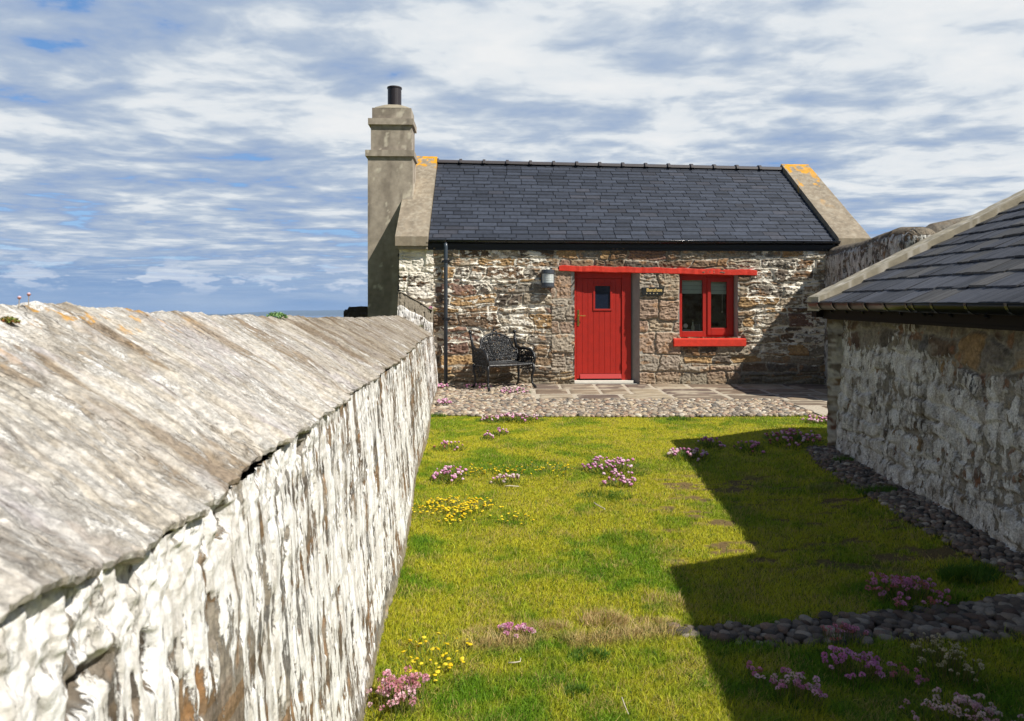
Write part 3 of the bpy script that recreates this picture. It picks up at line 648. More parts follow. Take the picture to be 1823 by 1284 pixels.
# fascia, gutter, brackets, downpipe
mb = MB(); mb.box(ROX0+0.0, ROX1+0.0, -0.050, -0.035, fz(446, 0)-0.0, EAVEZ-0.06); mb.box(ROX0, ROX1, -0.034, 0.02, fz(446, 0)-0.0, fz(446, 0)+0.02)
mb.build('fascia', mat('dark_fascia', (0.008, 0.009, 0.014), 0.4), house)
gut = bpy.data.objects.new('gutter', None); COL.objects.link(gut); gut.parent = house
def half_gutter(mb, x0, x1, yc, zt, r, th=0.004, n=10):
    vs = []
    for x in (x0, x1):
        for rr in (r, r-th):
            for k in range(n+1):
                t = math.pi+k*math.pi/n; vs.append((x, yc+math.cos(t)*rr, zt+math.sin(t)*rr))
    m = n+1; fs = []
    for k in range(n):
        fs += [(k, k+1, 2*m+k+1, 2*m+k), (m+k, 3*m+k, 3*m+k+1, m+k+1), (k, m+k, m+k+1, k+1), (2*m+k, 2*m+k+1, 3*m+k+1, 3*m+k)]
    fs += [(0, 2*m, 3*m, m), (n, m+n, 3*m+n, 2*m+n)]; mb.add(vs, fs)
gy = -0.105; gzt = fz(427.5, 0, -0.15)
mb = MB(); half_gutter(mb, ROX0+0.01, ROX1+0.02, gy, gzt, 0.052); mb.tube([(ROX0+0.01, gy-0.052, gzt), (ROX1+0.02, gy-0.052, gzt)], 0.006, 6); mb.build('trough', M_BLACK, gut, smooth=True)
for i in range(14):
    x = ROX0+0.3+i*0.55; mb = MB(); half_gutter(mb, x, x+0.035, gy, gzt+0.004, 0.058, 0.006); mb.box(x, x+0.035, gy+0.045, -0.051, gzt-0.07, gzt+0.006); mb.build('bracket', M_BLACK, gut)
dpx = fx(793, -0.1)
pipe = bpy.data.objects.new('downpipe', None); COL.objects.link(pipe); pipe.parent = house
mb = MB(); mb.tube([(dpx, gy, gzt-0.05), (dpx, gy, gzt-0.13), (dpx, -0.10, gzt-0.2), (dpx, -0.10, GZ+0.03)], 0.036, 14); mb.build('pipe', M_PIPE, pipe, smooth=True)
for z in (GZ+1.2, GZ+2.25):
    mb = MB(); mb.tube([(dpx, -0.10, z), (dpx, -0.10, z+0.05)], 0.043, 14); mb.box(dpx-0.07, dpx+0.07, -0.055, 0.0, z+0.005, z+0.045); mb.build('pipe_clip', M_BLACK, pipe)
# ---- chimney
ch = bpy.data.objects.new('chimney', None); COL.objects.link(ch); ch.parent = house
cw0, cw1 = 0.92, 1.56
def cxx(px): return fx(px, cw0)
def czz(py): return fz(py, -2.3, cw0)
def conc_block(name, x0, x1, y0, y1, z0, z1, parent, step=0.03, seed=1, taper=0.0):
    """box with dense faces, stained concrete colour by position"""
    Vs = []; Fs = []; o = 0
    def face(P0, A, B, la, lb):
        nonlocal o
        na, nb = max(2, int(la/step)+1), max(2, int(lb/step)+1)
        U, V = np.meshgrid(np.linspace(0, 1, na), np.linspace(0, 1, nb), indexing='ij')
        P = np.array(P0)+U[..., None]*np.array(A)+V[..., None]*np.array(B); Vs.append(P.reshape(-1, 3))
        I = np.arange(na*nb).reshape(na, nb)+o; Fs.append(np.stack([I[:-1, :-1], I[1:, :-1], I[1:, 1:], I[:-1, 1:]], -1).reshape(-1, 4)); o += na*nb
    X, Y_, Z_ = x1-x0, y1-y0, z1-z0
    face((x0, y0, z0), (X, 0, 0), (0, 0, Z_), X, Z_); face((x1, y0, z0), (0, Y_, 0), (0, 0, Z_), Y_, Z_)
    face((x1, y1, z0), (-X, 0, 0), (0, 0, Z_), X, Z_); face((x0, y1, z0), (0, -Y_, 0), (0, 0, Z_), Y_, Z_)
    face((x0, y0, z1), (X, 0, 0), (0, Y_, 0), X, Y_); face((x0, y1, z0), (X, 0, 0), (0, -Y_, 0), X, Y_)
    V = np.concatenate(Vs)
    if taper:
        f = (V[:, 2]-z0)/(z1-z0); cx, cy = (x0+x1)/2, (y0+y1)/2
        V[:, 0] = cx+(V[:, 0]-cx)*(1-taper*f); V[:, 1] = cy+(V[:, 1]-cy)*(1-taper*f)
    s = V[:, 0]+V[:, 1]*0.9; C = np.array((0.335, 0.29, 0.235))*(0.72+0.56*fbm(s*2.2, V[:, 2]*1.3, 4, seed))[:, None]
    C = cl(C, (0.185, 0.155, 0.125), sst(0.5, 0.68, fbm(s*5, V[:, 2]*1.6+5, 4, seed+1))*0.6)
    C = cl(C, (0.50, 0.45, 0.36), sst(0.70, 0.75, fbm(s*7, V[:, 2]*5+2, 4, seed+3, 0.6)))
    return link(name, np_mesh(name, V, np.concatenate(Fs), C, smooth=False), M_CONC, parent)
a, b = cxx(654), cxx(734); GB = GZ-0.4
conc_block('shaft', a, b, cw0, cw1, GB, czz(279), ch, seed=2)
conc_block('string_course', cxx(650), cxx(737), cw0-0.04, cw1+0.04, czz(279)+0.001, czz(268), ch, seed=3)
conc_block('upper_shaft', cxx(659), cxx(732), cw0+0.04, cw1-0.03, czz(268)+0.001, czz(222), ch, seed=4)
conc_block('cornice', cxx(654.5), cxx(735.5), cw0-0.01, cw1+0.02, czz(222)+0.001, czz(211), ch, seed=5)
conc_block('cap_block', cxx(661), cxx(731), cw0+0.05, cw1-0.04, czz(211)+0.001, czz(191), ch, seed=6)
mb = MB(); X0, X1 = cxx(661), cxx(731); cxm = (X0+X1)/2; cym = (cw0+cw1)/2; zt0 = czz(191)
rings = [(1.0, 0), (0.92, 0.03), (0.75, 0.07), (0.5, 0.105), (0.3, 0.125)]; vs = []
for (k, z) in rings:
    for t in range(24):
        q = t*math.pi/12; e = 0.35 if k > 0.9 else 0.6; cxv = math.copysign(abs(math.cos(q))**e, math.cos(q)); cyv = math.copysign(abs(math.sin(q))**e, math.sin(q))
        vs.append((cxm+cxv*(X1-X0)/2*k, cym+cyv*(cw1-cw0-0.09)/2*k, zt0+z+0.001))
mb.add(vs, [(i*24+j, i*24+(j+1) % 24, (i+1)*24+(j+1) % 24, (i+1)*24+j) for i in range(4) for j in range(24)]+[tuple(4*24+j for j in range(24))], (0.30, 0.265, 0.20)); mb.build('flaunching', M_CONC, ch, smooth=True)
pr = (cxx(710.5)-cxx(685.5))/2; pxm = cxx(698); zp = czz(183)-0.02; zp1 = czz(147)
mb = MB(); mb.lathe([(pr, zp), (pr, zp1-0.03), (pr*1.08, zp1-0.025), (pr*1.08, zp1), (pr*0.86, zp1), (pr*0.86, zp1-0.3), (0.001, zp1-0.3)], 28, None, Matrix.Translation((pxm, cym, 0))); mb.build('flue_pot', M_POT, ch, smooth=False)

# ------------------------------------------------------------------ wall lantern and name plaque
ln = empty('wall_lantern', Hp(fx(974), -0.05, fz(497, 0.6)), HYAW, 'dark grey wall lantern with a ribbed glass front, left of the red door', 'lantern')
hw_, hh_ = 0.118, 0.165
mb = MB(); mb.lathe([(0.001, hh_), (hw_*0.98, hh_), (hw_, hh_-0.01), (hw_, hh_-0.075), (0.001, hh_-0.075)], 24, None, Matrix.Translation((0, -0.05, 0))); mb.box(-0.05, 0.05, -0.03, 0.045, hh_-0.06, hh_-0.002); mb.build('hood', M_LANT, ln)
mb = MB(); mb.lathe([(0.001, -hh_), (hw_*0.9, -hh_), (hw_, -hh_+0.02), (hw_, -hh_+0.09), (0.001, -hh_+0.09)], 24, None, Matrix.Translation((0, -0.05, 0))); mb.build('base_cup', M_LANT, ln)
mb = MB(); mb.box(-0.10, 0.10, 0.0, 0.04, -0.15, 0.15); mb.box(-hw_-0.001, -hw_+0.012, -0.06, 0.0, -0.08, 0.095); mb.box(hw_-0.012, hw_+0.001, -0.06, 0.0, -0.08, 0.095); mb.build('back_plate', M_LANT, ln)
mb = MB(); mb.lathe([(hw_*0.9, -0.075), (hw_*0.9, 0.09)], 28, (0.52, 0.56, 0.55), Matrix.Translation((0, -0.05, 0)))
for z in (-0.03, 0.01, 0.05): mb.lathe([(hw_*0.92, z), (hw_*0.945, z+0.004), (hw_*0.92, z+0.008)], 28, (0.5, 0.52, 0.5), Matrix.Translation((0, -0.05, 0)))
mb.build('glass_front', mat('frosted_glass', attr=True, rough=0.25, spec=0.6), ln, smooth=True)
sgx, sgz = (fx(1141)+fx(1181))/2, fz(519, 2.6)
sg = empty('name_plaque', Hp(sgx, -0.055, sgz), HYAW, 'black slate name plaque reading Banshee in gold, between door and window', 'plaque')
mb = MB(); w2, h2 = 0.205, 0.078; pts = [(-w2, -h2+0.012), (-w2+0.03, -h2), (w2-0.045, -h2), (w2-0.01, -h2+0.03), (w2, h2), (-w2, h2-0.004)]
mb.prism(pts, 1, -0.012, 0.03); mb.build('board', mat('black_slate_board', (0.008, 0.009, 0.008), 0.5, bump=0.3, bscale=40), sg, bevel=0.004)
tcv = bpy.data.curves.new('lettering', 'FONT'); tcv.body = 'Banshee'; tcv.size = 0.088; tcv.extrude = 0.002; tcv.align_x = 'CENTER'; tcv.align_y = 'CENTER'; tcv.offset = 0.0015
to = bpy.data.objects.new('lettering', tcv); COL.objects.link(to); bpy.context.view_layer.update()
dg = bpy.context.evaluated_depsgraph_get(); tme = bpy.data.meshes.new_from_object(to.evaluated_get(dg)); bpy.data.objects.remove(to)
tme.materials.clear(); tme.materials.append(mat('gold_leaf', (0.72, 0.52, 0.20), 0.45)); to = link('lettering', tme, None, sg, (0.02, -0.0155, 0.022), (R(90), 0, 0))
mb = MB()
for i, x in enumerate((-0.12, -0.055, 0.01, 0.075)):
    mb = MB(); mb.box(x-0.007, x+0.007, -0.0145, -0.012, -0.05, -0.03, (0.5, 0.42, 0.25)); mb.box(x-0.012, x+0.010, -0.0148, -0.012, -0.042, -0.036, (0.5, 0.42, 0.25)); mb.build('ornament', M_ATT, sg)

# ------------------------------------------------------------------ bench
def make_bench():
    e = empty('garden_bench', label='ornate black cast iron bench with scrollwork back and curved legs, by the cottage wall', cat='bench')
    def top(x):
        a = abs(x)
        if a < 0.30: return 0.80+0.10*math.cos(a/0.30*math.pi/2)**0.8
        return 0.80-0.17*math.sin(min((a-0.30)/0.10, 1)*math.pi/2)+0.0
    def scroll(mb, pos, inside, step, seed, rr=0.0078):
        rg = random.Random(seed); u = -0.6
        row = 0; v = 0.0
        while v < 1.2:
            u = -0.7+(row % 2)*step/2
            while u < 0.7:
                if inside(u, v):
                    r = step*rg.uniform(0.40, 0.60); t0 = rg.uniform(0, 6.28); s = rg.choice((-1, 1)); pts = []
                    for k in range(9):
                        t = t0+s*k*0.62; q = r*(1-0.06*k); pts.append(pos(u+q*math.cos(t), v+q*math.sin(t)))
                    mb.tube(pts, [rr*(1.5-0.1*k) for k in range(9)], 5)
                    if rg.random() < 0.5: mb.ball(pos(u, v), 0.009, n=4)
                u += step
            row += 1; v += step*0.86
    def bpos(u, v): return (u, -0.02+0.10*((v-0.42)/0.5)+(0.05*(abs(u)/0.46)**2*-1), v)
    mb = MB()
    mb.tube([bpos(x/40, top(x/40)) for x in range(-17, 18)], 0.019, 7)
    for s in (-1, 1):   # inner fan ribs
        for (xa, za) in ((0.29, 0.80), (0.17, 0.87)):
            mb.tube([bpos(s*(xa*(k/8)**0.8+0.04*(1-k/8)), 0.43+(za-0.43)*(k/8)) for k in range(9)], 0.016, 6)
        mb.tube([bpos(s*0.43, 0.43), bpos(s*0.43, 0.63)], 0.016, 6)
    mb.tube([bpos(x/10, 0.43) for x in range(-4, 5)], 0.018, 6); mb.tube([bpos(x/10, 0.50) for x in range(-4, 5)], 0.007, 6)
    scroll(mb, bpos, lambda u, v: abs(u) < 0.43 and 0.45 < v < top(u)-0.015, 0.047, 3)
    scroll(mb, bpos, lambda u, v: abs(u) < 0.42 and 0.46 < v < top(u)-0.02, 0.060, 13, 0.0085)
    for (dx_, z) in ((-0.04, 0.925), (0, 0.955), (0.04, 0.925), (-0.02, 0.905), (0.025, 0.90)): mb.ball(bpos(dx_, z), 0.022, n=6)
    mb.ball(bpos(0, 0.985), 0.014, n=6)
    mb.build('backrest', M_IRON, e, smooth=True)
    mb = MB()
    for i in range(7): y = -0.02-i*0.062; mb.box(-0.46, 0.46, y-0.022, y+0.022, 0.405+0.006*math.cos(i), 0.420+0.006*math.cos(i))
    for x in (-0.46, 0.46): mb.tube([(x, 0, 0.41), (x, -0.44, 0.41)], 0.020, 6)
    mb.tube([(-0.46, -0.43, 0.395), (0, -0.45, 0.39), (0.46, -0.43, 0.395)], 0.021, 6)
    mb.build('seat', M_IRON, e, smooth=False, bevel=0.004)
    for s in (-1, 1):
        mb = MB(); X = 0.47*s
        mb.tube([(X, 0.03, 0.42), (X, 0.05, 0.60), (X*1.0, 0.09, 0.78), (X*1.03, 0.12, 0.90)], [0.024, 0.022, 0.026, 0.019], 7); mb.ball((X*1.03, 0.125, 0.925), 0.036, n=6); mb.ball((X*1.03, 0.12, 0.885), 0.018, n=5)
        arm = [(X, 0.08, 0.76), (X, 0.04, 0.685), (X*1.02, -0.06, 0.645), (X*1.04, -0.2, 0.645), (X*1.06, -0.33, 0.63), (X*1.07, -0.42, 0.57), (X*1.07, -0.455, 0.48), (X*1.05, -0.445, 0.40)]
        mb.tube(arm, [0.018, 0.022, 0.025, 0.026, 0.026, 0.026, 0.023, 0.023], 8)
        at = lambda y: np.interp(-y, [-0.08, -0.04, 0.06, 0.2, 0.33, 0.42, 0.455], [0.76, 0.685, 0.645, 0.645, 0.63, 0.57, 0.48])
        sp = lambda u, v: (X*1.04, u, v)
        scroll(mb, sp, lambda u, v: -0.43 < u < 0.02 and 0.43 < v < at(u)-0.02, 0.052, 8+s)
        scroll(mb, sp, lambda u, v: -0.40 < u < 0.0 and 0.22+0.5*abs(u+0.2) < v < 0.40, 0.055, 18+s)
        scroll(mb, sp, lambda u, v: -0.42 < u < 0.01 and 0.44 < v < at(u)-0.03, 0.065, 28+s)
        mb.build('arm', M_IRON, e, smooth=True)
        for (y0, yd) in ((-0.43, -1), (0.0, 1)):
            mb = MB(); pts = [(X*1.03, y0, 0.41), (X*1.04, y0+yd*0.012, 0.30), (X*1.0, y0-yd*0.02, 0.18), (X*1.0, y0-yd*0.01, 0.08), (X*1.05, y0+yd*0.055, 0.01)]
            mb.tube(pts, [0.030, 0.026, 0.021, 0.020, 0.026], 8); mb.ball((X*1.055, y0+yd*0.06, 0.012), 0.02, sq=(1, 1.3, 0.6), n=6); mb.build('leg', M_IRON, e, smooth=True)
    return e
bench = make_bench()
bench.scale = (1.0, 1.0, 1.06)
bx, by = Hp(fx(893)-0.10, -0.40, 0)[:2]
bench.location = (bx, by, float(ground(bx, by-0.2))+0.015); bench.rotation_euler = (0, 0, R(34)+HYAW)

# ------------------------------------------------------------------ garden wall on the left
def wall_line(D): return -(0.452+0.0770*D)-0.02*np.sin(D*0.9)*sst(2, 4, D)      # drip line x
def base_line(D): return -(0.353+0.0767*D)+0.015*np.sin(D*1.7)
PEAKDX = 0.56
def peak_z(D): return np.interp(D, [0, 1.4, 1.85, 2.7, 5.3, 8, 12.9], [0.024, 0.024, 0.022, 0.004, -0.024, -0.034, -0.012])
gw = empty('garden_wall', (wall_line(6.0), 6.0, 0), 0, 'long whitewashed rubble wall with sloping slab coping, running along the left of the lawn', 'wall')
def to_gw(P): P = P.copy(); P[..., 0] -= gw.location.x; P[..., 1] -= gw.location.y; return P
ws = [-3.0, -2.0, -1.0, -0.3, 0.1, 0.3]; d = 0.42
while d < 12.93: ws.append(d); d += max(0.0036*d, 0.0022)
Ds = np.array(ws)
tt = np.linspace(0, 1, 420); Dg, Tg = np.meshgrid(Ds, tt, indexing='ij')
DRZ = -0.345
def drz(D): return -0.338+0.05*sst(1.15, 0.62, D)
def face_relief(U, V):
    """limewashed harl over rubble: relief height and colour"""
    wu = U+0.03*(fbm(U*6, V*6, 3, 1)-0.5)
    st1 = fbm(wu*19, V*6.0, 5, 2, 0.6); st2 = fbm(wu*34+3, V*11, 4, 4, 0.55); bigv = fbm(U*3.0, V*2.6, 3, 6)
    ed, sid, sz, _, _ = masonry(U, V, 41, 0.07, 0.22, 0.10, 0.36, 0.05)
    sm = sst(0.0, 0.04, ed)
    H = 0.002*(sm-0.5)+0.003*rnd(sid, 3)*sm+0.011*(st1-0.5)+0.008*(st2-0.5)
    cr = sst(0.60, 0.68, fbm(wu*30+9, V*5+3, 4, 5, 0.6)); H = H-0.012*cr
    brown = hsv_pick(sid, [(0.13, 0.10, 0.07), (0.18, 0.145, 0.11), (0.10, 0.085, 0.07), (0.24, 0.21, 0.17), (0.18, 0.12, 0.07), (0.16, 0.15, 0.135)], 5)
    C = brown*(0.7+0.6*st2)[..., None]
    C = cl(C, (0.45, 0.21, 0.06), sst(0.68, 0.76, fbm(U*26+3, V*9, 4, 3))*0.3)
    A = 0.550-0.03*(1-sm)+0.16*(bigv-0.5)-0.10*cr-0.03*sst(3, 7, U)-0.035*sst(2.2, 1.2, U)*sst(-0.5, -0.8, V)
    C = np.concatenate([C, np.clip(A, 0, 1)[..., None]], -1)
    return H, C
bz = ground(base_line(Dg), Dg)-CZ-0.06
Vz = lerp(bz, drz(Dg)-0.01, Tg)
Xb = lerp(base_line(Dg), wall_line(Dg)-0.004, Tg**0.9)
Hf, Cf = face_relief(Dg, Vz)
Hf = Hf-0.02*(fbm(Dg*2, Vz*2, 2, 3)-0.5)
for (hd, hz_, r1, r2, dep) in ((1.34, -0.395, 0.045, 0.035, 0.09), (0.86, -0.45, 0.05, 0.03, 0.05), (1.02, -0.50, 0.03, 0.05, 0.05), (2.05, -0.39, 0.05, 0.02, 0.03), (0.66, -0.49, 0.05, 0.02, 0.04)):
    q = np.exp(-((Dg-hd)/r1)**2-((Vz-hz_)/r2)**2); q = sst(0.25, 0.8, q+0.25*(fbm(Dg*40, Vz*40, 2, 1)-0.5)); Hf = Hf-dep*q; Cf = cl(Cf, (0.10, 0.075, 0.05), q*0.8)
band = sst(-0.50, -0.40, Vz+0.10*(fbm(Dg*9, Vz*9, 3, 2)-0.5))*sst(3.5, 0.8, Dg); Hf = Hf+band*0.03*(fbm(Dg*38, Vz*38, 4, 4)-0.55); Cf[..., :3] = Cf[..., :3]*(1-0.5*band[..., None])+np.array((0.42, 0.37, 0.30))*0.5*band[..., None]
foot = sst(0.12, 0.02, Vz-(ground(base_line(Dg), Dg)-CZ)); Cf = cl(Cf, (0.30, 0.26, 0.18), foot*0.6)
P = np.stack([Xb+Hf, Dg, Vz+CZ], -1)
link('rubble_face', grid_mesh('rubble_face', to_gw(P), Cf, flip=True), M_WALLF, gw)
# coping: profile parameter q: 0 underside start .. lip .. slope .. ridge .. back
def coping(Ds, zoff, name, tint_all=None, seed=0, steep=False):
    q = np.concatenate([np.linspace(0, 0.06, 8), np.linspace(0.065, 0.13, 22), np.linspace(0.135, 0.80, 330), np.linspace(0.805, 1, 26)])
    Dg, Q = np.meshgrid(Ds, q, indexing='ij')
    prof_q = [0, 0.06, 0.075, 0.11, 0.13, 0.45, 0.74, 0.80, 0.84, 0.92, 1.0]
    prof_x = [-0.10, -0.020, 0.002, 0.006, -0.010, -0.26, -0.51, -0.56, -0.60, -0.68, -0.80]
    prof_t = [-0.045, -0.020, -0.002, 0.03, 0.06, 0.52, 0.93, 1.0, 0.98, 0.88, 0.62]
    if steep: prof_x[-3:] = [-0.585, -0.60, -0.60]; prof_t[-3:] = [0.93, 0.5, -0.25]
    x = np.interp(Q, prof_q, prof_x); t = np.interp(Q, prof_q, prof_t)
    pk = peak_z(Dg); z = drz(Dg)+(pk-drz(Dg))*t
    # stone slabs laid across the wall
    ub = [-3.2]; rg = random.Random(21+seed)
    while ub[-1] < 14: ub.append(ub[-1]+rg.uniform(0.07, 0.34))
    ub = np.array(ub); wv = Dg+0.05*(fbm(Dg*2+1, x*1.5, 2, 3)-0.5)+0.05*x; sid = np.searchsorted(ub, wv)-1
    de = np.minimum(wv-ub[sid], ub[np.minimum(sid+1, len(ub)-1)]-wv)
    lev = (rnd(sid, 2+seed)-0.5)*0.012*sst(0, 0.018, de); lipj = (rnd(sid, 4+seed)-0.55)*0.022+0.05*(fbm(Dg*9, Dg*0, 4, 2)-0.5)+0.03*(fbm(Dg*30, x*30, 3, 2)-0.5)
    s1 = fbm(wv*34, x*6.5+3, 5, 1, 0.62); s2 = fbm(wv*95, x*7, 3, 5); s3 = fbm(wv*9, x*2+1, 3, 6); gr = fbm(wv*120, x*80, 3, 2)
    rel = lev+0.014*(s1-0.5)+0.006*(s2-0.5)+0.016*(s3-0.5)+0.004*(gr-0.5)-0.006*sst(0.012, 0.0, de)
    lip = sst(0.45, 0.08, Q)
    x = x+lipj*lip+rel*0.45; z = z+rel*0.85+0.03*(fbm(Dg*1.1+4, Dg*0+1, 3, 5)-0.5)*lip
    z = z+0.012*(fbm(Dg*9, x*0+2, 3, 4)-0.5)*sst(0.6, 0.8, Q)*np.clip(Dg*0.35, 0.6, 2)
    base = hsv_pick(sid, [(0.52, 0.46, 0.37), (0.56, 0.50, 0.41), (0.45, 0.41, 0.37), (0.50, 0.47, 0.46), (0.58, 0.54, 0.47), (0.40, 0.34, 0.27)], 3)
    base = 0.4*base+0.6*np.array((0.51, 0.465, 0.40)); C = base*(0.60+0.8*gr)[..., None]
    C = cl(C, (0.47, 0.44, 0.455), sst(0.5, 0.62, fbm(wv*12+3, x*4, 4, 7))*0.55)
    C = cl(C, (0.28, 0.22, 0.15), sst(0.57, 0.70, s1)*0.5)
    C = cl(C, (0.62, 0.58, 0.50), sst(0.50, 0.62, fbm(Dg*8+3, x*8, 4, 2))*0.5); C = cl(C, (0.36, 0.31, 0.24), sst(0.54, 0.66, fbm(Dg*5+8, x*6+2, 4, 5))*0.5)
    C = cl(C, (0.62, 0.60, 0.56), sst(0.54, 0.62, fbm(wv*24+8, x*7+4, 5, 0, 0.62)+0.05*(gr-0.5))*0.6)
    C = cl(C, (0.13, 0.10, 0.07), sst(0.62, 0.72, fbm(wv*60+5, x*9+1, 4, 4))*0.5)
    C = cl(C, (0.24, 0.17, 0.10), sst(0.60, 0.70, fbm(wv*8+5, x*3+1, 4, 6))*0.7)
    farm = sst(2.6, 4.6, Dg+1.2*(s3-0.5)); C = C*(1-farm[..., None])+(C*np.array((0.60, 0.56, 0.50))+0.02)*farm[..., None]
    C = cl(C, (0.66, 0.33, 0.03), sst(0.66, 0.69, fbm(Dg*24+9, x*16, 3, 3))*sst(0.50, 0.78, Q)*sst(2.9, 1.5, Dg)*0.9)
    if tint_all is not None: C = C*np.array(tint_all)
    C = C*0.80
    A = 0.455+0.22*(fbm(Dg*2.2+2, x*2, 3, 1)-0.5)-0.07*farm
    C = np.concatenate([C, np.clip(A, 0, 1)[..., None]], -1)
    P = np.stack([wall_line(Dg)+x, Dg, z+CZ+zoff], -1)
    return link(name, grid_mesh(name, to_gw(P), C), M_COPE, gw)
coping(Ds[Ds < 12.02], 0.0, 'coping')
# far face of the wall down to the ground
Dq, Tq = np.meshgrid(np.arange(-3, 12.95, 0.06), np.linspace(0, 1, 30), indexing='ij')
r, c = face_relief(Dq*0.8+40, Tq*1.4); P = np.stack([wall_line(Dq)-0.75-r, Dq, lerp(0.0, CZ-0.10, Tq)-0.4*(Tq < 0.01)], -1)
link('rear_face', grid_mesh('rear_face', to_gw(P), c), M_WALLF, gw)
# raised end against the cottage, with a rubble end facing the camera
coping(np.arange(11.98, 12.90, 0.012), 0.40, 'raised_coping', (0.85, 0.83, 0.80), 3, True)
Uq, Vq = np.meshgrid(np.linspace(0, 1, 110), np.linspace(0, 1, 80), indexing='ij')
prx = np.interp(Uq, [0, 0.08, 0.85, 0.93, 1], [0.0, -0.03, -0.50, -0.565, -0.60]); prt = np.interp(Uq, [0, 0.08, 0.85, 0.93, 1], [0.02, 0.11, 0.93, 1.0, 0.93])
slope_ = DRZ+(-0.012-DRZ)*prt; top_ = slope_+0.405; bot = slope_-0.10
zq = lerp(bot, top_, Vq); xe = wall_line(12.0)+prx+0.012; r, c = face_relief(xe+7, zq*1.0+4)
kk = sst(0.52, 0.58, Vq+0.14*(fbm(Uq*6, Uq*0, 3, 2)-0.5)); c = cl(c, (0.23, 0.20, 0.155), kk); c[..., 3] = np.where(kk > 0.5, 0.27, 0.60)
P = np.stack([xe+0*Vq, 11.985-0.07*np.sin(np.clip((1-Vq)*1.6, 0, 1)*math.pi/2)-1.6*r+0.02*kk, zq+CZ], -1); link('end_face', grid_mesh('end_face', to_gw(P), c, flip=False), M_WALLF, gw)
Uq, Vq = np.meshgrid(np.arange(11.98, 12.93, 0.012), np.linspace(0, 1, 60), indexing='ij'); zq = lerp(DRZ-0.05, DRZ+0.39, Vq); r, c = face_relief(Uq, zq+3)
P = np.stack([wall_line(Uq)-0.03+r, Uq, zq+CZ], -1); link('raised_face', grid_mesh('raised_face', to_gw(P), c, flip=True), M_WALLF, gw)

# distant boundary wall left of the chimney; its shade is put into the dark colour
bw = empty('boundary_wall', (-4.07, 17.0, CZ-1.6), 0, 'rough stone wall end, shade painted into its colour, seen left of the chimney foot', 'wall')
Uq, Vq = np.meshgrid(np.linspace(0.0, 2.3, 150), np.linspace(0, 1, 60), indexing='ij')
ed, sid, _, _, _ = masonry(Uq, Vq*1.6, 77, 0.08, 0.2, 0.15, 0.4); H = 0.05*sst(0, 0.04, ed)*rnd(sid, 2)+0.04*fbm(Uq*9, Vq*12, 3, 2)
tp = 1.79+0.05*(fbm(Uq*4, Uq*0, 3, 3)-0.5)-0.10*sst(0.14, 0.06, Uq+0.0)
cc = np.array((0.05, 0.04, 0.032))*(0.6+0.8*rnd(sid, 5))[..., None]
ring = []
Pf = np.stack([Uq, -H, Vq*tp], -1); link('stonework', grid_mesh('stonework', Pf, cc, flip=False), M_STONE, bw)
mb = MB(); mb.box(0.02, 2.3, 0.0, 0.5, 0, 1.72, (0.05, 0.042, 0.035)); mb.build('core', M_STONE, bw)

# ------------------------------------------------------------------ tall wall running from the cottage's right corner
TX = 5.83
tw = empty('yard_wall', (TX, 11.5, 0), 0, 'tall whitewashed wall with a rounded top abutting the right end of the cottage', 'wall')
s_ = np.linspace(0, 1, 200); q_ = np.linspace(0, 1, 150); S, Q = np.meshgrid(s_, q_, indexing='ij')
yy = lerp(13.2, 10.45, S)
TOPZ = np.interp(yy, [10.4, 10.9, 12, 13.3], [1.30, 1.36, 1.26, 1.27])
ang = np.clip((Q-0.62)/0.38, 0, 1)*math.pi*0.62
hgt = TOPZ-0.24-(-1.5)
zz_ = np.where(Q < 0.62, -1.5+hgt*Q/0.62, TOPZ-0.24+0.24*np.sin(ang)); xx_ = np.where(Q < 0.62, 0, 0.26*(1-np.cos(ang)))
r, c = face_relief(yy+20, zz_); r = r*2.2; kk = sst(0.66, 0.80, Q+0.15*(fbm(yy*4, zz_*4, 3, 1)-0.5)); c = cl(c, (0.16, 0.135, 0.10), kk*0.85); c[..., 3] = np.where(kk > 0.5, c[..., 3]-0.05, c[..., 3]+0.05)
c = cl(c, (0.20, 0.18, 0.17), sst(0.46, 0.62, fbm(yy*5, zz_*5, 4, 2))*0.2)
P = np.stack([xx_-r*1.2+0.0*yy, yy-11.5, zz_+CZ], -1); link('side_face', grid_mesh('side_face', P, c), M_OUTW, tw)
# rounded end facing the camera, and the far side
A, Q = np.meshgrid(np.linspace(0, math.pi, 70), np.linspace(0, 1, 110), indexing='ij')
ang = np.clip((Q-0.62)/0.38, 0, 1)*math.pi/2; tz = 1.30; zq = np.where(Q < 0.62, -1.5+(tz-0.24+1.5)*Q/0.62, tz-0.24+0.24*np.sin(ang)); rad = np.where(Q < 0.62, 1, np.cos(ang))
ex = 0.26-0.26*rad*np.cos(A); ey = 10.46-0.16*rad*np.sin(A)
r, c = face_relief(ex*3+ey+30, zq); kk = sst(0.70, 0.78, Q); c = cl(c, (0.2, 0.17, 0.13), kk*0.8); P = np.stack([ex-r*np.cos(A), ey-11.5-r*np.sin(A), zq+CZ], -1)
link('end_face', grid_mesh('end_face', P, c, flip=True), M_OUTW, tw)
mb = MB(); mb.box(0.05, 0.5, -1.02, 1.7, 0, CZ+1.05, (0.3, 0.28, 0.25)); mb.build('core', M_STONE, tw)
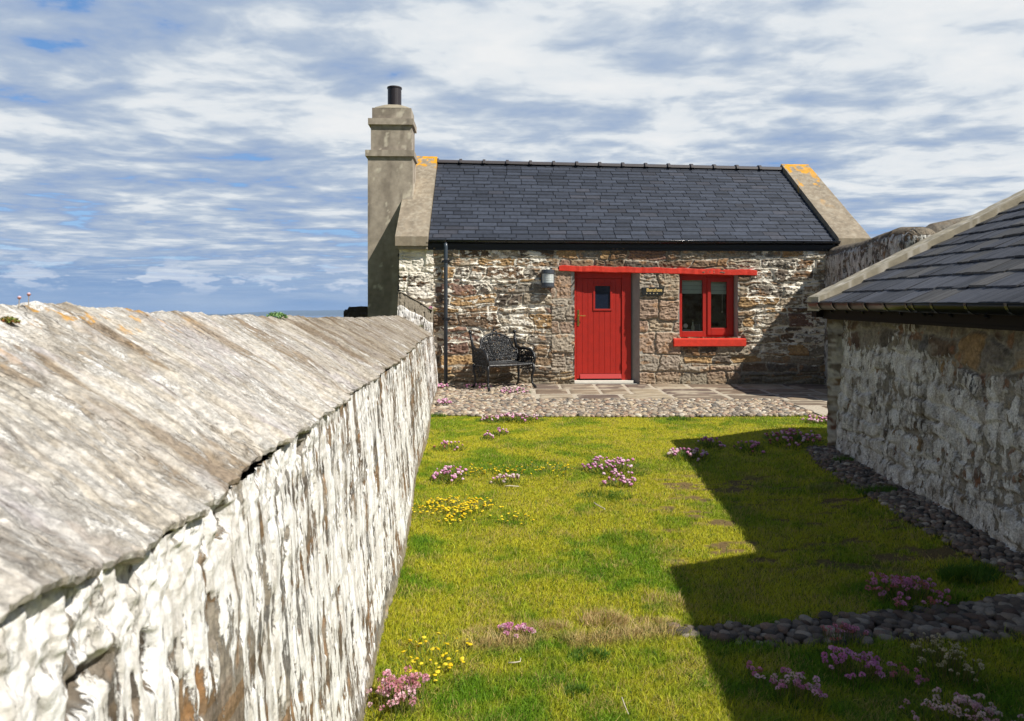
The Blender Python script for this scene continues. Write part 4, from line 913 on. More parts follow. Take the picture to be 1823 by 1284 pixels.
# second stretch further back and to the right, its top just showing over the outbuilding roof
t2 = empty('yard_wall', (8.4, 12.6, 0), 0, 'weathered wall stretch with a curved stony top, peeping above the outbuilding roof', 'wall')
S, Q = np.meshgrid(np.linspace(0, 1, 160), np.linspace(0, 1, 90), indexing='ij')
x_ = lerp(-1.15, 2.6, S); tz = 1.45+np.interp(S, [0, 0.12, 0.3, 0.55, 1], [-0.12, 0.22, 0.36, 0.55, 0.62]); ang = np.clip((Q-0.6)/0.4, 0, 1)*math.pi*0.7
zq = np.where(Q < 0.6, -1.5+(tz-0.3+1.5)*Q/0.6, tz-0.3+0.3*np.sin(ang)); yq = np.where(Q < 0.6, 0, 0.3*(1-np.cos(ang)))
r, c = face_relief(x_+60, zq); c = cl(c, (0.17, 0.15, 0.12), sst(0.62, 0.72, Q)*0.75); P = np.stack([x_, yq-r*1.5, zq+CZ], -1)
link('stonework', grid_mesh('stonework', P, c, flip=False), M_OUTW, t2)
mb = MB(); mb.box(-1.12, 2.6, 0.06, 0.6, 0, CZ+1.0, (0.3, 0.28, 0.25)); mb.build('core', M_STONE, t2)

# ------------------------------------------------------------------ outbuilding on the right
# wall face line: x = WBX(y); local frame: u along wall (towards the camera), v away from lawn
OC = Vector((3.24, 7.03, 0)); wd = Vector((-0.0586, -1, 0)).normalized(); wp = Vector((wd.y*-1, wd.x, 0)); wp = Vector((1, -0.0586, 0)).normalized()
ob = empty('outbuilding', (OC.x, OC.y, 0), 0, 'low stone outbuilding with flaking whitewash, heavy slate roof and black gutter', 'outbuilding')
def OL(u, v, z):      # local vertex (object at OC): eaves sag very slightly towards the camera
    p = wd*u+wp*v; return (p.x, p.y, z-0.020*u*0.9+CZ)
OLEN = 3.42
U, V = np.meshgrid(np.arange(-0.14, OLEN+0.9, 0.0075), np.linspace(0, 1, 230), indexing='ij')
zb_ = -1.56; Vz = lerp(zb_, 0.0, V)
ed, sid, sz, wu, wv = masonry(U*0.95, Vz, 23, 0.08, 0.24, 0.09, 0.30, 0.09)
stn = sst(0.0, 0.035, ed); rg1 = fbm(U*20, Vz*16, 4, 2); 
Hh = 0.030*stn*rnd(sid, 3)+0.030*(rg1-0.5)+0.03*(fbm(U*5, Vz*4, 3, 4)-0.5)
Cc = hsv_pick(sid, PAL+[(0.18, 0.11, 0.08), (0.16, 0.15, 0.14)], 6)*(0.5+0.9*rg1)[..., None]*0.8  # stone darker towards the hollows: shade of the pits painted into the colour
topband = sst(-0.34, -0.22, Vz+0.10*(fbm(U*4, Vz*3, 3, 2)-0.5)-0.06*sst(1.5, 3.0, U)*-1)
mort = np.array((0.27, 0.235, 0.175))*(0.7+0.6*fbm(U*10, Vz*10, 3, 6))[..., None]
mk = np.clip((1-stn)+0.75*sst(0.42, 0.55, fbm(U*4.5+3, Vz*5, 4, 1)), 0, 1)
Cc = Cc*(1-mk[..., None])+mort*mk[..., None]
wl = 0*U; Al = 0.553-0.13*topband+0.10*(fbm(U*1.7, Vz*1.9+3, 2, 2)-0.5)-0.04*(1-stn)-0.06*sst(1.2, 2.4, U)*sst(-0.7, -0.3, Vz)
Cc = Cc*0.75+0.25*Cc.mean(-1, keepdims=True); Cc = cl(Cc, (0.26, 0.12, 0.06), sst(0.66, 0.72, fbm(U*9+2, Vz*7, 4, 7))*0.6)
crk = np.exp(-((U-1.52-0.03*fbm(U*0+Vz*3, Vz*3, 2, 1))/0.006)**2)*(Vz < -0.4); Hh = Hh-0.02*crk; Cc = cl(Cc, (0.05, 0.04, 0.03), crk)
Hh = Hh+0.010*wl
Cc = cl(Cc, (0.20, 0.17, 0.12), sst(-1.2, -1.45, Vz)*0.5); Cc = np.concatenate([Cc*0.85, np.clip(Al-0.08*crk, 0, 1)[..., None]], -1)
ctr = 0.12*(1-V)   # batter
rc = np.exp(-np.clip(U+0.14, 0, 9)/0.05)*0.08
vv = -Hh+0.12-ctr+rc+0.05*(fbm(U*1.2, V*0+2, 2, 3)-0.5)
P = np.zeros(U.shape+(3,)); P[..., 0] = wd.x*U+wp.x*vv; P[..., 1] = wd.y*U+wp.y*vv; P[..., 2] = Vz+CZ-0.018*U*V
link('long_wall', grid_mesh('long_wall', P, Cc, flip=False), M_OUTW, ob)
rough_panel('gable_wall', Vector((wd.x*-0.14+wp.x*4.6, wd.y*-0.14+wp.y*4.6, 0)), -wp*4.62, (0, 0, 3.0), 200, 120, ob, 31, lambda u, v: v < np.interp(u, [0, 2.3, 4.6], [1.6, 2.75, 1.6]), 0.8)
TP = math.tan(R(27))
def oz(u, v): return 0.135+TP*(v+0.12) if v < 2.6 else 0.135+TP*(5.2-v+0.12)
# roof deck and slates (object-space x = u, built then transformed)
def xf(mb): mb.v = [OL(*p) for p in mb.v]; return mb
mb = MB(); mb.add([(u, v, oz(u, v)-0.03-h) for u in (-0.16, OLEN) for v in (-0.10, 2.6) for h in (0, 0.07)], [(0, 2, 6, 4), (1, 5, 7, 3), (0, 4, 5, 1), (2, 3, 7, 6), (0, 1, 3, 2), (4, 6, 7, 5)], (0.03, 0.03, 0.03))
mb.add([(u, v, oz(u, v)-0.03-h) for u in (-0.16, OLEN) for v in (2.601, 5.3) for h in (0, 0.07)], [(0, 2, 6, 4), (1, 5, 7, 3), (0, 4, 5, 1), (2, 3, 7, 6), (0, 1, 3, 2), (4, 6, 7, 5)], (0.03, 0.03, 0.03))
orf = bpy.data.objects.new('roof', None); COL.objects.link(orf); orf.parent = ob
xf(mb).build('deck', M_SLATE2, orf)
mb = MB(); nco = 13
def thick_course(i, w0, w1):
    x = 0.05-random.random()*0.2; exp_ = (w1-w0)/nco
    while x < OLEN:
        wd_ = random.uniform(0.13, 0.27); a, b = max(x, 0.05), min(x+wd_-0.004, OLEN); x += wd_
        if b-a < 0.02: continue
        n = max(2, int((b-a)/0.045)+1); wl = w0+exp_*i+random.uniform(-0.01, 0.01); wh = min(w0+exp_*(i+1.4), w1) if w1 > w0 else max(w0+exp_*(i+1.4), w1)
        th = random.uniform(0.010, 0.018); lift = random.uniform(0.001, 0.007); k = random.uniform(0.65, 1.5)
        c = (0.040*k, 0.042*k, 0.050*k) if random.random() < 0.7 else (0.055*k, 0.052*k, 0.048*k)
        vs = []
        for j in range(n+1):
            xx = a+(b-a)*j/n; jj = random.uniform(-0.012, 0.010)*(1 if w1 > w0 else -1)
            vs += [(xx, wl+jj, oz(xx, wl)+lift), (xx, wl+jj, oz(xx, wl)+lift+th*random.uniform(0.8, 1.1)), (xx, wh, oz(xx, wh)-0.02), (xx, wh, oz(xx, wh)-0.004)]
        fs = []
        for j in range(n):
            o = j*4; fs += [(o, o+4, o+5, o+1), (o+1, o+5, o+7, o+3), (o, o+2, o+6, o+4), (o+2, o+3, o+7, o+6)]
        fs += [(0, 1, 3, 2), (n*4, n*4+2, n*4+3, n*4+1)]; mb.add(vs, fs, c)
for i in range(nco): thick_course(i, -0.17, 2.6)
for i in range(nco): thick_course(i, 5.37, 2.6)
xf(mb).build('slates', M_SLATE2, orf)
def okcol(T, U, V):
    C = np.array((0.34, 0.30, 0.22))*(0.75+0.5*fbm(T[..., 0]*9, T[..., 1]*9+T[..., 2]*5, 4, 3))[..., None]
    return cl(C, (0.50, 0.46, 0.38), sst(0.58, 0.66, fbm(T[..., 0]*20, T[..., 1]*20, 4, 5)))
def fk(U, V):
    u = lerp(-0.24, 0.06, U); v = lerp(-0.19, 2.62, V); z = 0.135+TP*(v+0.12)+0.075; 
    return np.stack([wd.x*u+wp.x*v, wd.y*u+wp.y*v, z-0.018*u+CZ], -1)
slab_grid('verge_coping', fk, 16, 120, okcol, ob, M_CONC, 0.008, 0.14)
def fk2(U, V):
    u = lerp(0.06, -0.24, U); v = lerp(5.39, 2.625, V); z = 0.135+TP*(5.2-v+0.12)+0.075
    return np.stack([wd.x*u+wp.x*v, wd.y*u+wp.y*v, z-0.018*u+CZ], -1)
slab_grid('verge_coping', fk2, 8, 40, okcol, ob, M_CONC, 0.008, 0.14)
mb = MB(); mb.box(-0.10, OLEN, -0.085, -0.055, -0.045, 0.115); mb.box(-0.10, OLEN, -0.054, 0.2, -0.045, -0.02); mb.box(-0.10, OLEN, -0.093, -0.086, -0.045, -0.022); mb.box(-0.235, -0.101, -0.15, 0.12, -0.03, 0.125)
xf(mb).build('fascia', mat('brown_black_fascia', (0.012, 0.009, 0.007), 0.7, spec=0.1), ob)
og = bpy.data.objects.new('gutter', None); COL.objects.link(og); og.parent = ob
OGY, OGZ, OGR = -0.155, 0.118, 0.070
mb = MB(); half_gutter(mb, -0.13, OLEN, OGY, OGZ, OGR, 0.004, 12); mb.tube([(-0.13, OGY-OGR, OGZ), (OLEN, OGY-OGR, OGZ)], 0.005, 6); mb.lathe([(0.001, 0), (OGR, 0), (OGR, 0.006), (0.001, 0.006)], 16, None, Matrix.Translation((-0.136, OGY, OGZ)) @ Matrix.Rotation(R(90), 4, 'Y') , math.pi*1.5, math.pi*2.5) if False else None
pts = [(OGY+math.cos(math.pi+k*math.pi/12)*OGR, OGZ+math.sin(math.pi+k*math.pi/12)*OGR) for k in range(13)]; mb.prism(pts, 0, -0.138, -0.131)
xf(mb).build('trough', mat('gloss_black_gutter', (0.008, 0.008, 0.008), 0.28, spec=0.35), og, smooth=True)
for x in (0.12, 0.47, 0.82, 1.15, 1.50, 1.85, 1.94, 2.2, 2.6, 3.0):
    mb = MB(); half_gutter(mb, x, x+0.028, OGY, OGZ+0.003, OGR+0.007, 0.006, 12)
    mb.prism([(OGY+0.05, OGZ-0.085), (-0.086, OGZ-0.10), (-0.086, OGZ+0.0), (OGY+0.075, OGZ-0.01)], 0, x, x+0.028); xf(mb).build('bracket', M_BLACK, og)

# taller wing of the yard, out of frame on the right; it throws the nearer shadow on the lawn
wg = empty('tall_barn', (3.12, 3.06, 0), 0, 'taller stone barn wing adjoining the outbuilding, beyond the right edge', 'barn')
rough_panel('long_wall', (-0.02, 0, -0.1), (-0.25, -6.0, 0), (0, 0, 2.62), 240, 110, wg, 51)
rough_panel('gable_wall', (4.6, 0.02, -0.1), (-4.62, 0, 0), (0, 0, 4.2), 160, 150, wg, 52, lambda u, v: v < np.interp(u, [0, 2.3, 4.6], [2.58, 3.78, 2.58]))
mb = MB(); mb.v = []
mb.add([(x-0.25*t, y*1.0, z-h) for t, y in ((0, 0.06), (1, -6.0)) for x, z in ((-0.17, 2.62), (2.3, 3.88)) for h in (0, 0.09)], [(0, 2, 6, 4), (1, 5, 7, 3), (0, 4, 5, 1), (2, 3, 7, 6), (0, 1, 3, 2), (4, 6, 7, 5)], (0.06, 0.065, 0.075))
mb.add([(x-0.25*t, y*1.0, z-h) for t, y in ((0, 0.06), (1, -6.0)) for x, z in ((2.301, 3.88), (4.8, 2.62)) for h in (0, 0.09)], [(0, 2, 6, 4), (1, 5, 7, 3), (0, 4, 5, 1), (2, 3, 7, 6), (0, 1, 3, 2), (4, 6, 7, 5)], (0.06, 0.065, 0.075))
mb.build('roof', M_SLATE2, wg)
mb = MB(); mb.box(0.3, 4.5, -5.9, -0.05, 0, 2.35); mb.build('inner_core', M_DARK, wg)

# ------------------------------------------------------------------ patio flags
mb = MB(); PZ = 0.012
px0, px1 = fx(958), TX+0.2
rg = random.Random(4); y = 12.86+0.0; rows = [(12.95, 12.30), (12.29, 11.65), (11.64, 11.02)]
def flag_x0(y): return np.interp(y, [11.0, 12.0, 12.9], [0.40, 0.28, 0.42])
FL = []
for (ya, yb) in rows:
    x = flag_x0(yb)+rg.uniform(0, 0.1)
    while x < px1:
        w_ = rg.uniform(0.45, 0.95); FL.append((x+0.011, min(x+w_-0.011, px1+0.3), yb+0.016, ya-0.016)); x += w_
for (ya, yb, xs_) in ((11.0, 10.5, 4.25), (10.49, 9.98, 4.55), (9.97, 9.62, 4.6)):
    x = xs_
    while x < px1: w_ = rg.uniform(0.45, 0.8); FL.append((x+0.006, x+w_-0.006, yb+0.006, ya-0.006)); x += w_
Vs, Fs, Cs, o = [], [], [], 0
for (a, b, c, d) in FL:
    na, nb = 14, 10; Ux, Vy = np.meshgrid(np.linspace(a, b, na), np.linspace(c, d, nb), indexing='ij')
    ex = np.minimum(np.minimum(Ux-a, b-Ux), np.minimum(Vy-c, d-Vy)); k = rg.random()
    jx = 0.010*(fbm(Vy*8, Ux*8, 2, 1)-0.5); z = ground(Ux, Vy)+PZ+rg.uniform(-0.004, 0.006)+0.008*(fbm(Ux*6, Vy*14, 3, 3)-0.5)-0.022*(ex < 0.004)
    col_ = np.array([(0.17, 0.125, 0.09), (0.22, 0.17, 0.12), (0.14, 0.105, 0.085), (0.30, 0.245, 0.17), (0.18, 0.14, 0.105)][int(k*5)])
    cc = col_*(0.6+0.8*fbm(Ux*2.5, Vy*16, 4, 2))[..., None]; cc = cl(cc, (0.46, 0.40, 0.30), sst(0.56, 0.64, fbm(Ux*2, Vy*22+3, 4, 5))*0.7)
    Vs.append(np.stack([Ux+jx, Vy+jx, z], -1).reshape(-1, 3)); I = np.arange(na*nb).reshape(na, nb)+o; Fs.append(np.stack([I[:-1, :-1], I[1:, :-1], I[1:, 1:], I[:-1, 1:]], -1).reshape(-1, 4)); Cs.append(cc.reshape(-1, 3)); o += na*nb
tag(link('patio', np_mesh('patio', np.concatenate(Vs), np.concatenate(Fs), np.concatenate(Cs)), M_FLAG), kind='structure')
# pale grit joints under the flags
gx_, gy_ = np.meshgrid(np.linspace(0.2, px1, 90), np.linspace(9.6, 12.95, 60), indexing='ij')
kx = (gx_[:-1, :-1] > 4.2) | (gy_[:-1, :-1] > 11.02)
tag(link('paving_bed', grid_mesh('paving_bed', np.stack([gx_, gy_, ground(gx_, gy_)-0.001], -1), np.full(gx_.shape+(3,), 0.42)*np.array((1, 0.88, 0.70)), kx), M_GROUND), kind='structure')

# ------------------------------------------------------------------ cobbles
def ico(sub):
    bm = bmesh.new(); bmesh.ops.create_icosphere(bm, subdivisions=sub, radius=1); v = np.array([x.co[:] for x in bm.verts]); f = np.array([[q.index for q in p.verts] for p in bm.faces]); bm.free(); return v, f
ICO1, ICO1F = ico(1); ICO2, ICO2F = ico(2); ICO3, ICO3F = ico(3)
def scatter_pts(x0, x1, y0, y1, inside, sp, seed):
    rg = np.random.default_rng(seed); pts = []; row = 0; y = y0
    while y < y1:
        xs_ = np.arange(x0+(row % 2)*sp/2, x1, sp); xs_ = xs_+rg.uniform(-0.22, 0.22, len(xs_))*sp; ys_ = y+rg.uniform(-0.22, 0.22, len(xs_))*sp
        k = inside(xs_, ys_); pts += list(zip(xs_[k], ys_[k])); y += sp*0.80; row += 1
    return pts
def blob_merge(name, pts, size, pal, mt, squash=0.6, seed=1, base=ICO2, bf=ICO2F, zf=ground, sink=0.25):
    rg = np.random.default_rng(seed); n = len(pts); P = np.array(pts); Vs = np.zeros((n, len(base), 3)); Cc = np.zeros((n, len(base), 3))
    z = zf(P[:, 0], P[:, 1])
    for i in range(n):
        s = size*rg.uniform(0.72, 1.2)*np.array([rg.uniform(0.9, 1.35), rg.uniform(0.8, 1.05), squash*rg.uniform(0.8, 1.15)])/2; a = rg.uniform(0, 3.14)
        b = base*(1+0.10*(vn(base[:, 0]*1.5+i, base[:, 1]*1.5+base[:, 2]*2, 1)-0.5)[:, None]*2)*s
        b = np.stack([b[:, 0]*math.cos(a)-b[:, 1]*math.sin(a), b[:, 0]*math.sin(a)+b[:, 1]*math.cos(a), b[:, 2]], -1)
        Vs[i] = b+np.array([P[i, 0], P[i, 1], z[i]+s[2]*(1-sink*2)]); Cc[i] = np.array(pal[rg.integers(len(pal))])*rg.uniform(0.75, 1.2)
    F = (bf[None]+(np.arange(n)*len(base))[:, None, None]).reshape(-1, 3)
    return link(name, np_mesh(name, Vs.reshape(-1, 3), F, Cc.reshape(-1, 3)), mt)
CPAL = [(0.30, 0.245, 0.18), (0.36, 0.30, 0.23), (0.19, 0.16, 0.13), (0.40, 0.32, 0.22), (0.24, 0.175, 0.125), (0.14, 0.125, 0.11), (0.46, 0.41, 0.33), (0.30, 0.21, 0.15)]
DPAL = [(0.15, 0.12, 0.095), (0.20, 0.165, 0.13), (0.09, 0.076, 0.064), (0.20, 0.14, 0.105), (0.14, 0.095, 0.07), (0.32, 0.275, 0.22)]
def in_front(x, y): return (y > cob_front(x)) & (((y < 11.02) & (x < 4.16+0.05*np.sin(y*9))) | (x < flag_x0(y)-0.03)) & (x > base_line(y)-0.03) & (y < 12.88)
fp = scatter_pts(-1.5, 4.3, 9.4, 12.9, in_front, 0.070, 3)
tag(blob_merge('cobblestones', fp, 0.080, CPAL, M_COB, 0.62, 3), 'pale rounded beach cobbles laid in front of the patio', 'cobbles', kind='stuff')
bp_ = scatter_pts(0.5, 3.3, 2.8, 4.6, lambda x, y: in_band(x, y) & (x < WBX(y)-0.1), 0.047, 4)
sp_ = scatter_pts(2.4, 3.5, 2.6, 7.4, lambda x, y: in_side(x, y) & ~in_band(x, y, 0.02), 0.047, 5)
cand = sorted([(p[1], p, 'b') for p in bp_ if p[0]/p[1] < 0.76]+[(p[1], p, 's') for p in sp_ if p[0]/p[1] < 0.76]); ind = cand[:296]; rest = [c[1] for c in cand[296:]]
rg = np.random.default_rng(8); variants = []
for k in range(14):
    b = ICO3*(1+0.13*(vn(ICO3[:, 0]*1.6+k*3, ICO3[:, 1]*1.6+ICO3[:, 2]*1.9, 2)-0.5)[:, None]*2)
    b[:, 2] = np.where(b[:, 2] > 0.55, 0.55+(b[:, 2]-0.55)*0.5, b[:, 2])
    c = np.array(DPAL[k % 6])*rg.uniform(0.8, 1.25); me = np_mesh('cobble', b*0.5, ICO3F, np.tile(c, (len(b), 1))*(0.8+0.4*vn(b[:, 0]*5, b[:, 1]*5+b[:, 2]*3, 3))[:, None]); me.materials.append(M_COB); variants.append(me)
for i, (_, p, t) in enumerate(ind):
    o = bpy.data.objects.new('cobble', variants[int(rg.integers(14))]); COL.objects.link(o)
    s = 0.050*rg.uniform(0.55, 1.45); o.scale = (s*rg.uniform(1, 1.4), s, s*rg.uniform(0.65, 0.85)); o.rotation_euler = (rg.uniform(-0.15, 0.15), rg.uniform(-0.15, 0.15), rg.uniform(0, 3.14))
    o.location = (p[0], p[1], float(ground(p[0], p[1]))+s*0.14)
    if t == 'b': tag(o, 'dark rounded cobble set in the strip crossing the near lawn', 'cobble', 'cobbles in the strip crossing the near lawn')
    else: tag(o, 'dark rounded cobble at the foot of the outbuilding wall', 'cobble', 'cobbles along the foot of the outbuilding')
if rest: tag(blob_merge('cobblestones', rest, 0.054, DPAL, M_COB, 0.65, 9), 'mass of small dark cobbles running along the foot of the outbuilding', 'cobbles', kind='stuff')

# ------------------------------------------------------------------ grass
def blades(P, z, h, w, C, lean, seed, seg=2):
    n = len(P); rg = np.random.default_rng(seed); a = rg.uniform(0, 2*math.pi, n); la = rg.normal(0.9, 1.3, n)
    dx, dy = np.cos(a)*w/2, np.sin(a)*w/2; lx, ly = np.cos(la)*lean*h, np.sin(la)*lean*h
    V = np.zeros((n, 5, 3)); 
    for k, (t, ws_) in enumerate(((0, 1), (0.5, 0.8))):
        V[:, k*2, 0] = P[:, 0]-dx*ws_+lx*t**1.7; V[:, k*2, 1] = P[:, 1]-dy*ws_+ly*t**1.7; V[:, k*2, 2] = z+h*t*0.98
        V[:, k*2+1, 0] = P[:, 0]+dx*ws_+lx*t**1.7; V[:, k*2+1, 1] = P[:, 1]+dy*ws_+ly*t**1.7; V[:, k*2+1, 2] = z+h*t*0.98
    V[:, 4, 0] = P[:, 0]+lx; V[:, 4, 1] = P[:, 1]+ly; V[:, 4, 2] = z+h*np.clip(1-0.3*lean, 0.4, 1)
    F = np.array([[0, 1, 3], [0, 3, 2], [2, 3, 4]]); F = (F[None]+(np.arange(n)*5)[:, None, None]).reshape(-1, 3)
    return V.reshape(-1, 3), F, np.repeat(C, 5, axis=0)
rg = np.random.default_rng(12); NB = 760000
Dq = 1/(1/2.3-rg.random(NB)*(1/2.3-1/9.9)); xq = rg.uniform(-1.3, 4.6, NB); 
inframe = (np.abs(xq/Dq) < 0.80) | (Dq > 5.6)
keepm = inframe & (xq > base_line(Dq)-0.03) & (xq < WBX(Dq)+0.02+9*(Dq > 7.1)) & (Dq < cob_front(xq)+0.10*rg.random(NB)*fbm(xq*5, Dq*0, 2, 1)) & (xq < 4.7)
keepm &= ~(in_band(xq, Dq, -0.07+0.12*fbm(xq*6, Dq*6, 3, 2)-0.0)) & ~in_side(xq, Dq, -0.10+0.16*fbm(xq*5, Dq*5, 3, 4)-0.03)
Px = np.stack([xq[keepm], Dq[keepm]], -1); x, y = Px.T
C, yel, stw, bare = turf_colour(x, y); nB = len(x)
kk = rg.random(nB) > bare*0.9; Px = Px[kk]; x, y = Px.T; C, yel, stw, bare = turf_colour(x, y); nB = len(x)
C = C*rg.uniform(0.62, 1.35, nB)[:, None]; dry = rg.random(nB) < 0.04+0.10*yel+0.34*sst(0.52, 0.66, fbm(x*6+3, y*8, 4, 1)); C[dry] = np.array((0.54, 0.44, 0.13))*rg.uniform(0.6, 1.1, (dry.sum(), 1))
dg_ = rg.random(nB) < 0.12; C[dg_] = np.array((0.05, 0.12, 0.012))*rg.uniform(0.8, 1.3, (dg_.sum(), 1))
h = (0.014+0.026*rg.random(nB)+0.055*np.clip(fbm(x*2.2, y*2.2, 3, 7)-0.4, 0, 1)*(1-yel))*(1+1.6*stw*rg.random(nB))*(1-0.45*bare); h = h*np.where(rg.random(nB) < 0.02, 1.9, 1)
h = h*(1-0.25*sst(6, 9, y))
w = (0.0022+0.0009*y/2.5)*rg.uniform(0.7, 1.3, nB)
V, F, CC = blades(Px, ground(x, y)-0.004, h, w, C, rg.uniform(0.2, 1.1, nB), 3)
tag(link('lawn_grass', np_mesh('lawn_grass', V, F, CC, smooth=False), M_GRASS), 'short wind-combed turf of green and straw-coloured grass', 'grass', kind='stuff')

# ------------------------------------------------------------------ plants
def needle_dome(x0, y0, z0, rx, ry, hh, n, ln, pal, seed, wd_=0.0035):
    rg = np.random.default_rng(seed); a = rg.uniform(0, 2*math.pi, n); r = np.sqrt(rg.random(n)); px_, py2 = rx*r*np.cos(a), ry*r*np.sin(a)
    top = hh*(1-r**2)*rg.uniform(0.5, 1, n); zb = z0(px_+x0, py2+y0) if callable(z0) else z0
    V = np.zeros((n, 3, 3)); b = rg.uniform(0, 2*math.pi, n); ox, oy = np.cos(b)*wd_, np.sin(b)*wd_; lx = px_*0.25+rg.normal(0, 0.012, n); ly = py2*0.25+rg.normal(0, 0.012, n)
    V[:, 0] = np.stack([px_-ox, py2-oy, zb+top*0.3-0.003], -1); V[:, 1] = np.stack([px_+ox, py2+oy, zb+top*0.3-0.003], -1); V[:, 2] = np.stack([px_+lx, py2+ly, zb+top+ln*rg.uniform(0.5, 1.2, n)], -1)
    pal = np.array(pal); C = np.repeat(pal[rg.integers(len(pal), size=n)]*rg.uniform(0.7, 1.3, (n, 1)), 3, axis=0)
    return V.reshape(-1, 3), np.arange(3*n).reshape(-1, 3), C
GPAL = [(0.06, 0.14, 0.015), (0.09, 0.18, 0.02), (0.04, 0.10, 0.015), (0.13, 0.20, 0.03)]
PINK = [(0.78, 0.38, 0.60), (0.70, 0.30, 0.52), (0.84, 0.52, 0.68), (0.62, 0.24, 0.42), (0.86, 0.62, 0.72)]
PALE = [(0.78, 0.52, 0.58), (0.82, 0.66, 0.64), (0.68, 0.40, 0.46), (0.76, 0.60, 0.52)]
RUST = [(0.55, 0.20, 0.22), (0.68, 0.28, 0.42), (0.48, 0.18, 0.14), (0.74, 0.36, 0.54)]
CREAM = [(0.62, 0.56, 0.36), (0.70, 0.62, 0.46), (0.55, 0.50, 0.28)]
YEL = [(0.82, 0.62, 0.02), (0.78, 0.54, 0.015), (0.88, 0.72, 0.05)]
def flower_plant(name, label, cat, px, py, wpx, hpx, nh, pal, stem=0.06, head=0.011, seed=1, group=None, loc=None, yellow=False, cush=True, hmin=0.5):
    if loc is None: x, y, z = pxg(px, py)
    else: x, y, z = loc
    rx = wpx/FPX*y/2; ry = min(rx*1.0, 0.32) if hpx is None else hpx; rg = np.random.default_rng(seed+50)
    zf = (lambda a, b: ground(a, b)-z) if loc is None else 0.0
    e = empty(name, (x, y, z), 0, label, cat, group)
    hh = 0.35*min(rx, 0.12) if cush else 0.01
    n = int(np.clip(rx*ry*9000*(6/y)**0.8, 60, 5200))
    gp = GPAL if not yellow else [(0.07, 0.16, 0.02), (0.10, 0.22, 0.02), (0.14, 0.24, 0.03)]
    V, F, C = needle_dome(x, y, zf, rx, ry, hh, n if cush else n//2, 0.028, gp, seed, 0.0022+0.0007*y/3)
    link('foliage', np_mesh('foliage', V, F, C, smooth=False), M_LEAF, e)
    hp = []; 
    while len(hp) < nh:
        a, r = rg.uniform(0, 6.28), rg.random()**0.6; cxn, cyn = r*math.cos(a), r*math.sin(a)
        if fbm(np.array(cxn*2.2+seed), np.array(cyn*2.2), 2, seed) < 0.42 and rg.random() < 0.75: continue
        hp.append((cxn*rx*0.97, cyn*ry*0.97, r))
    if y < 5.5 and not yellow:      # pom-pom of small upright petals
        g2 = np.random.default_rng(seed); npet = 34; base = np.zeros((npet*3, 3))
        for k in range(npet):
            zc_ = g2.uniform(-0.55, 1.0); a_ = g2.uniform(0, 6.283); rr_ = math.sqrt(1-zc_*zc_); c_ = np.array([rr_*math.cos(a_), rr_*math.sin(a_), zc_]); t_ = np.cross(c_, g2.normal(size=3)); t_ /= np.linalg.norm(t_)
            base[k*3] = c_*0.45; base[k*3+1] = c_*1.05+t_*0.34; base[k*3+2] = c_*1.05-t_*0.34
        bf = np.arange(npet*3).reshape(-1, 3)
    else: base, bf = (ICO2, ICO2F) if y < 5.5 else (ICO1, ICO1F)
    nv = len(base); mb = MB(); pal = np.array(pal); near = y < 4.6; over = [[], []]
    kindk = 'y' if yellow else ('p' if (y < 5.5) else 'i')
    for i, (hx_, hy_, r) in enumerate(hp):
        zz0 = (float(ground(x+hx_, y+hy_))-z) if loc is None else 0.0
        hz_ = zz0+hh*(1-r*r)+stem*rg.uniform(hmin, 1.1); jx, jy = rg.normal(0, 0.012, 2)
        s = head*rg.uniform(0.7, 1.25)*(1+0.04*y); ci = int(rg.integers(len(pal))); vi = int(rg.integers(3))
        key = (kindk, nv, tuple(pal[ci]), vi)
        if key not in HEADS:
            g3_ = np.random.default_rng(vi*7+ci); b = base*(1+g3_.uniform(-0.22, 0.22, (nv, 1)))*np.array([1, 1, 0.45 if yellow else 0.85])
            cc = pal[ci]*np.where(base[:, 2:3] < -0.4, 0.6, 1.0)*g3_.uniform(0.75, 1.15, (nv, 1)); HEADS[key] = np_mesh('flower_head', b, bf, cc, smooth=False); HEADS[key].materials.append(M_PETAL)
        if i < 100:
            o = bpy.data.objects.new('flower_head', HEADS[key]); COL.objects.link(o); o.parent = e
            o.location = (hx_+jx, hy_+jy, hz_); o.scale = (s, s, s); o.rotation_euler = (rg.normal(0, 0.25), rg.normal(0, 0.25), rg.uniform(0, 6.28))
        else:
            me_ = HEADS[key]; co = np.zeros(len(me_.vertices)*3, np.float32); me_.vertices.foreach_get('co', co); over[0].append(co.reshape(-1, 3)*s+np.array([hx_+jx, hy_+jy, hz_])); over[1].append(np.tile(pal[ci], (nv, 1)))
        mb.tube([(hx_*0.9, hy_*0.9, zz0), (hx_+jx, hy_+jy, hz_)], 0.0013+0.0002*y, 3, (0.20, 0.20, 0.06), cap=False)
        if near: mb.build('stem', M_LEAF, e); mb = MB()
    if not near: tag(mb.build('stems', M_LEAF, e), kind='stuff')
    if over[0]:
        nn = len(over[0]); F = (bf[None]+(np.arange(nn)*nv)[:, None, None]).reshape(-1, 3)
        tag(link('flower_heads', np_mesh('flower_heads', np.concatenate(over[0]), F, np.concatenate(over[1]), smooth=False), M_PETAL, e), kind='stuff')
    return e
HEADS = {}
T = 'thrift_plant'; TG = 'pink thrift clumps in the grass'
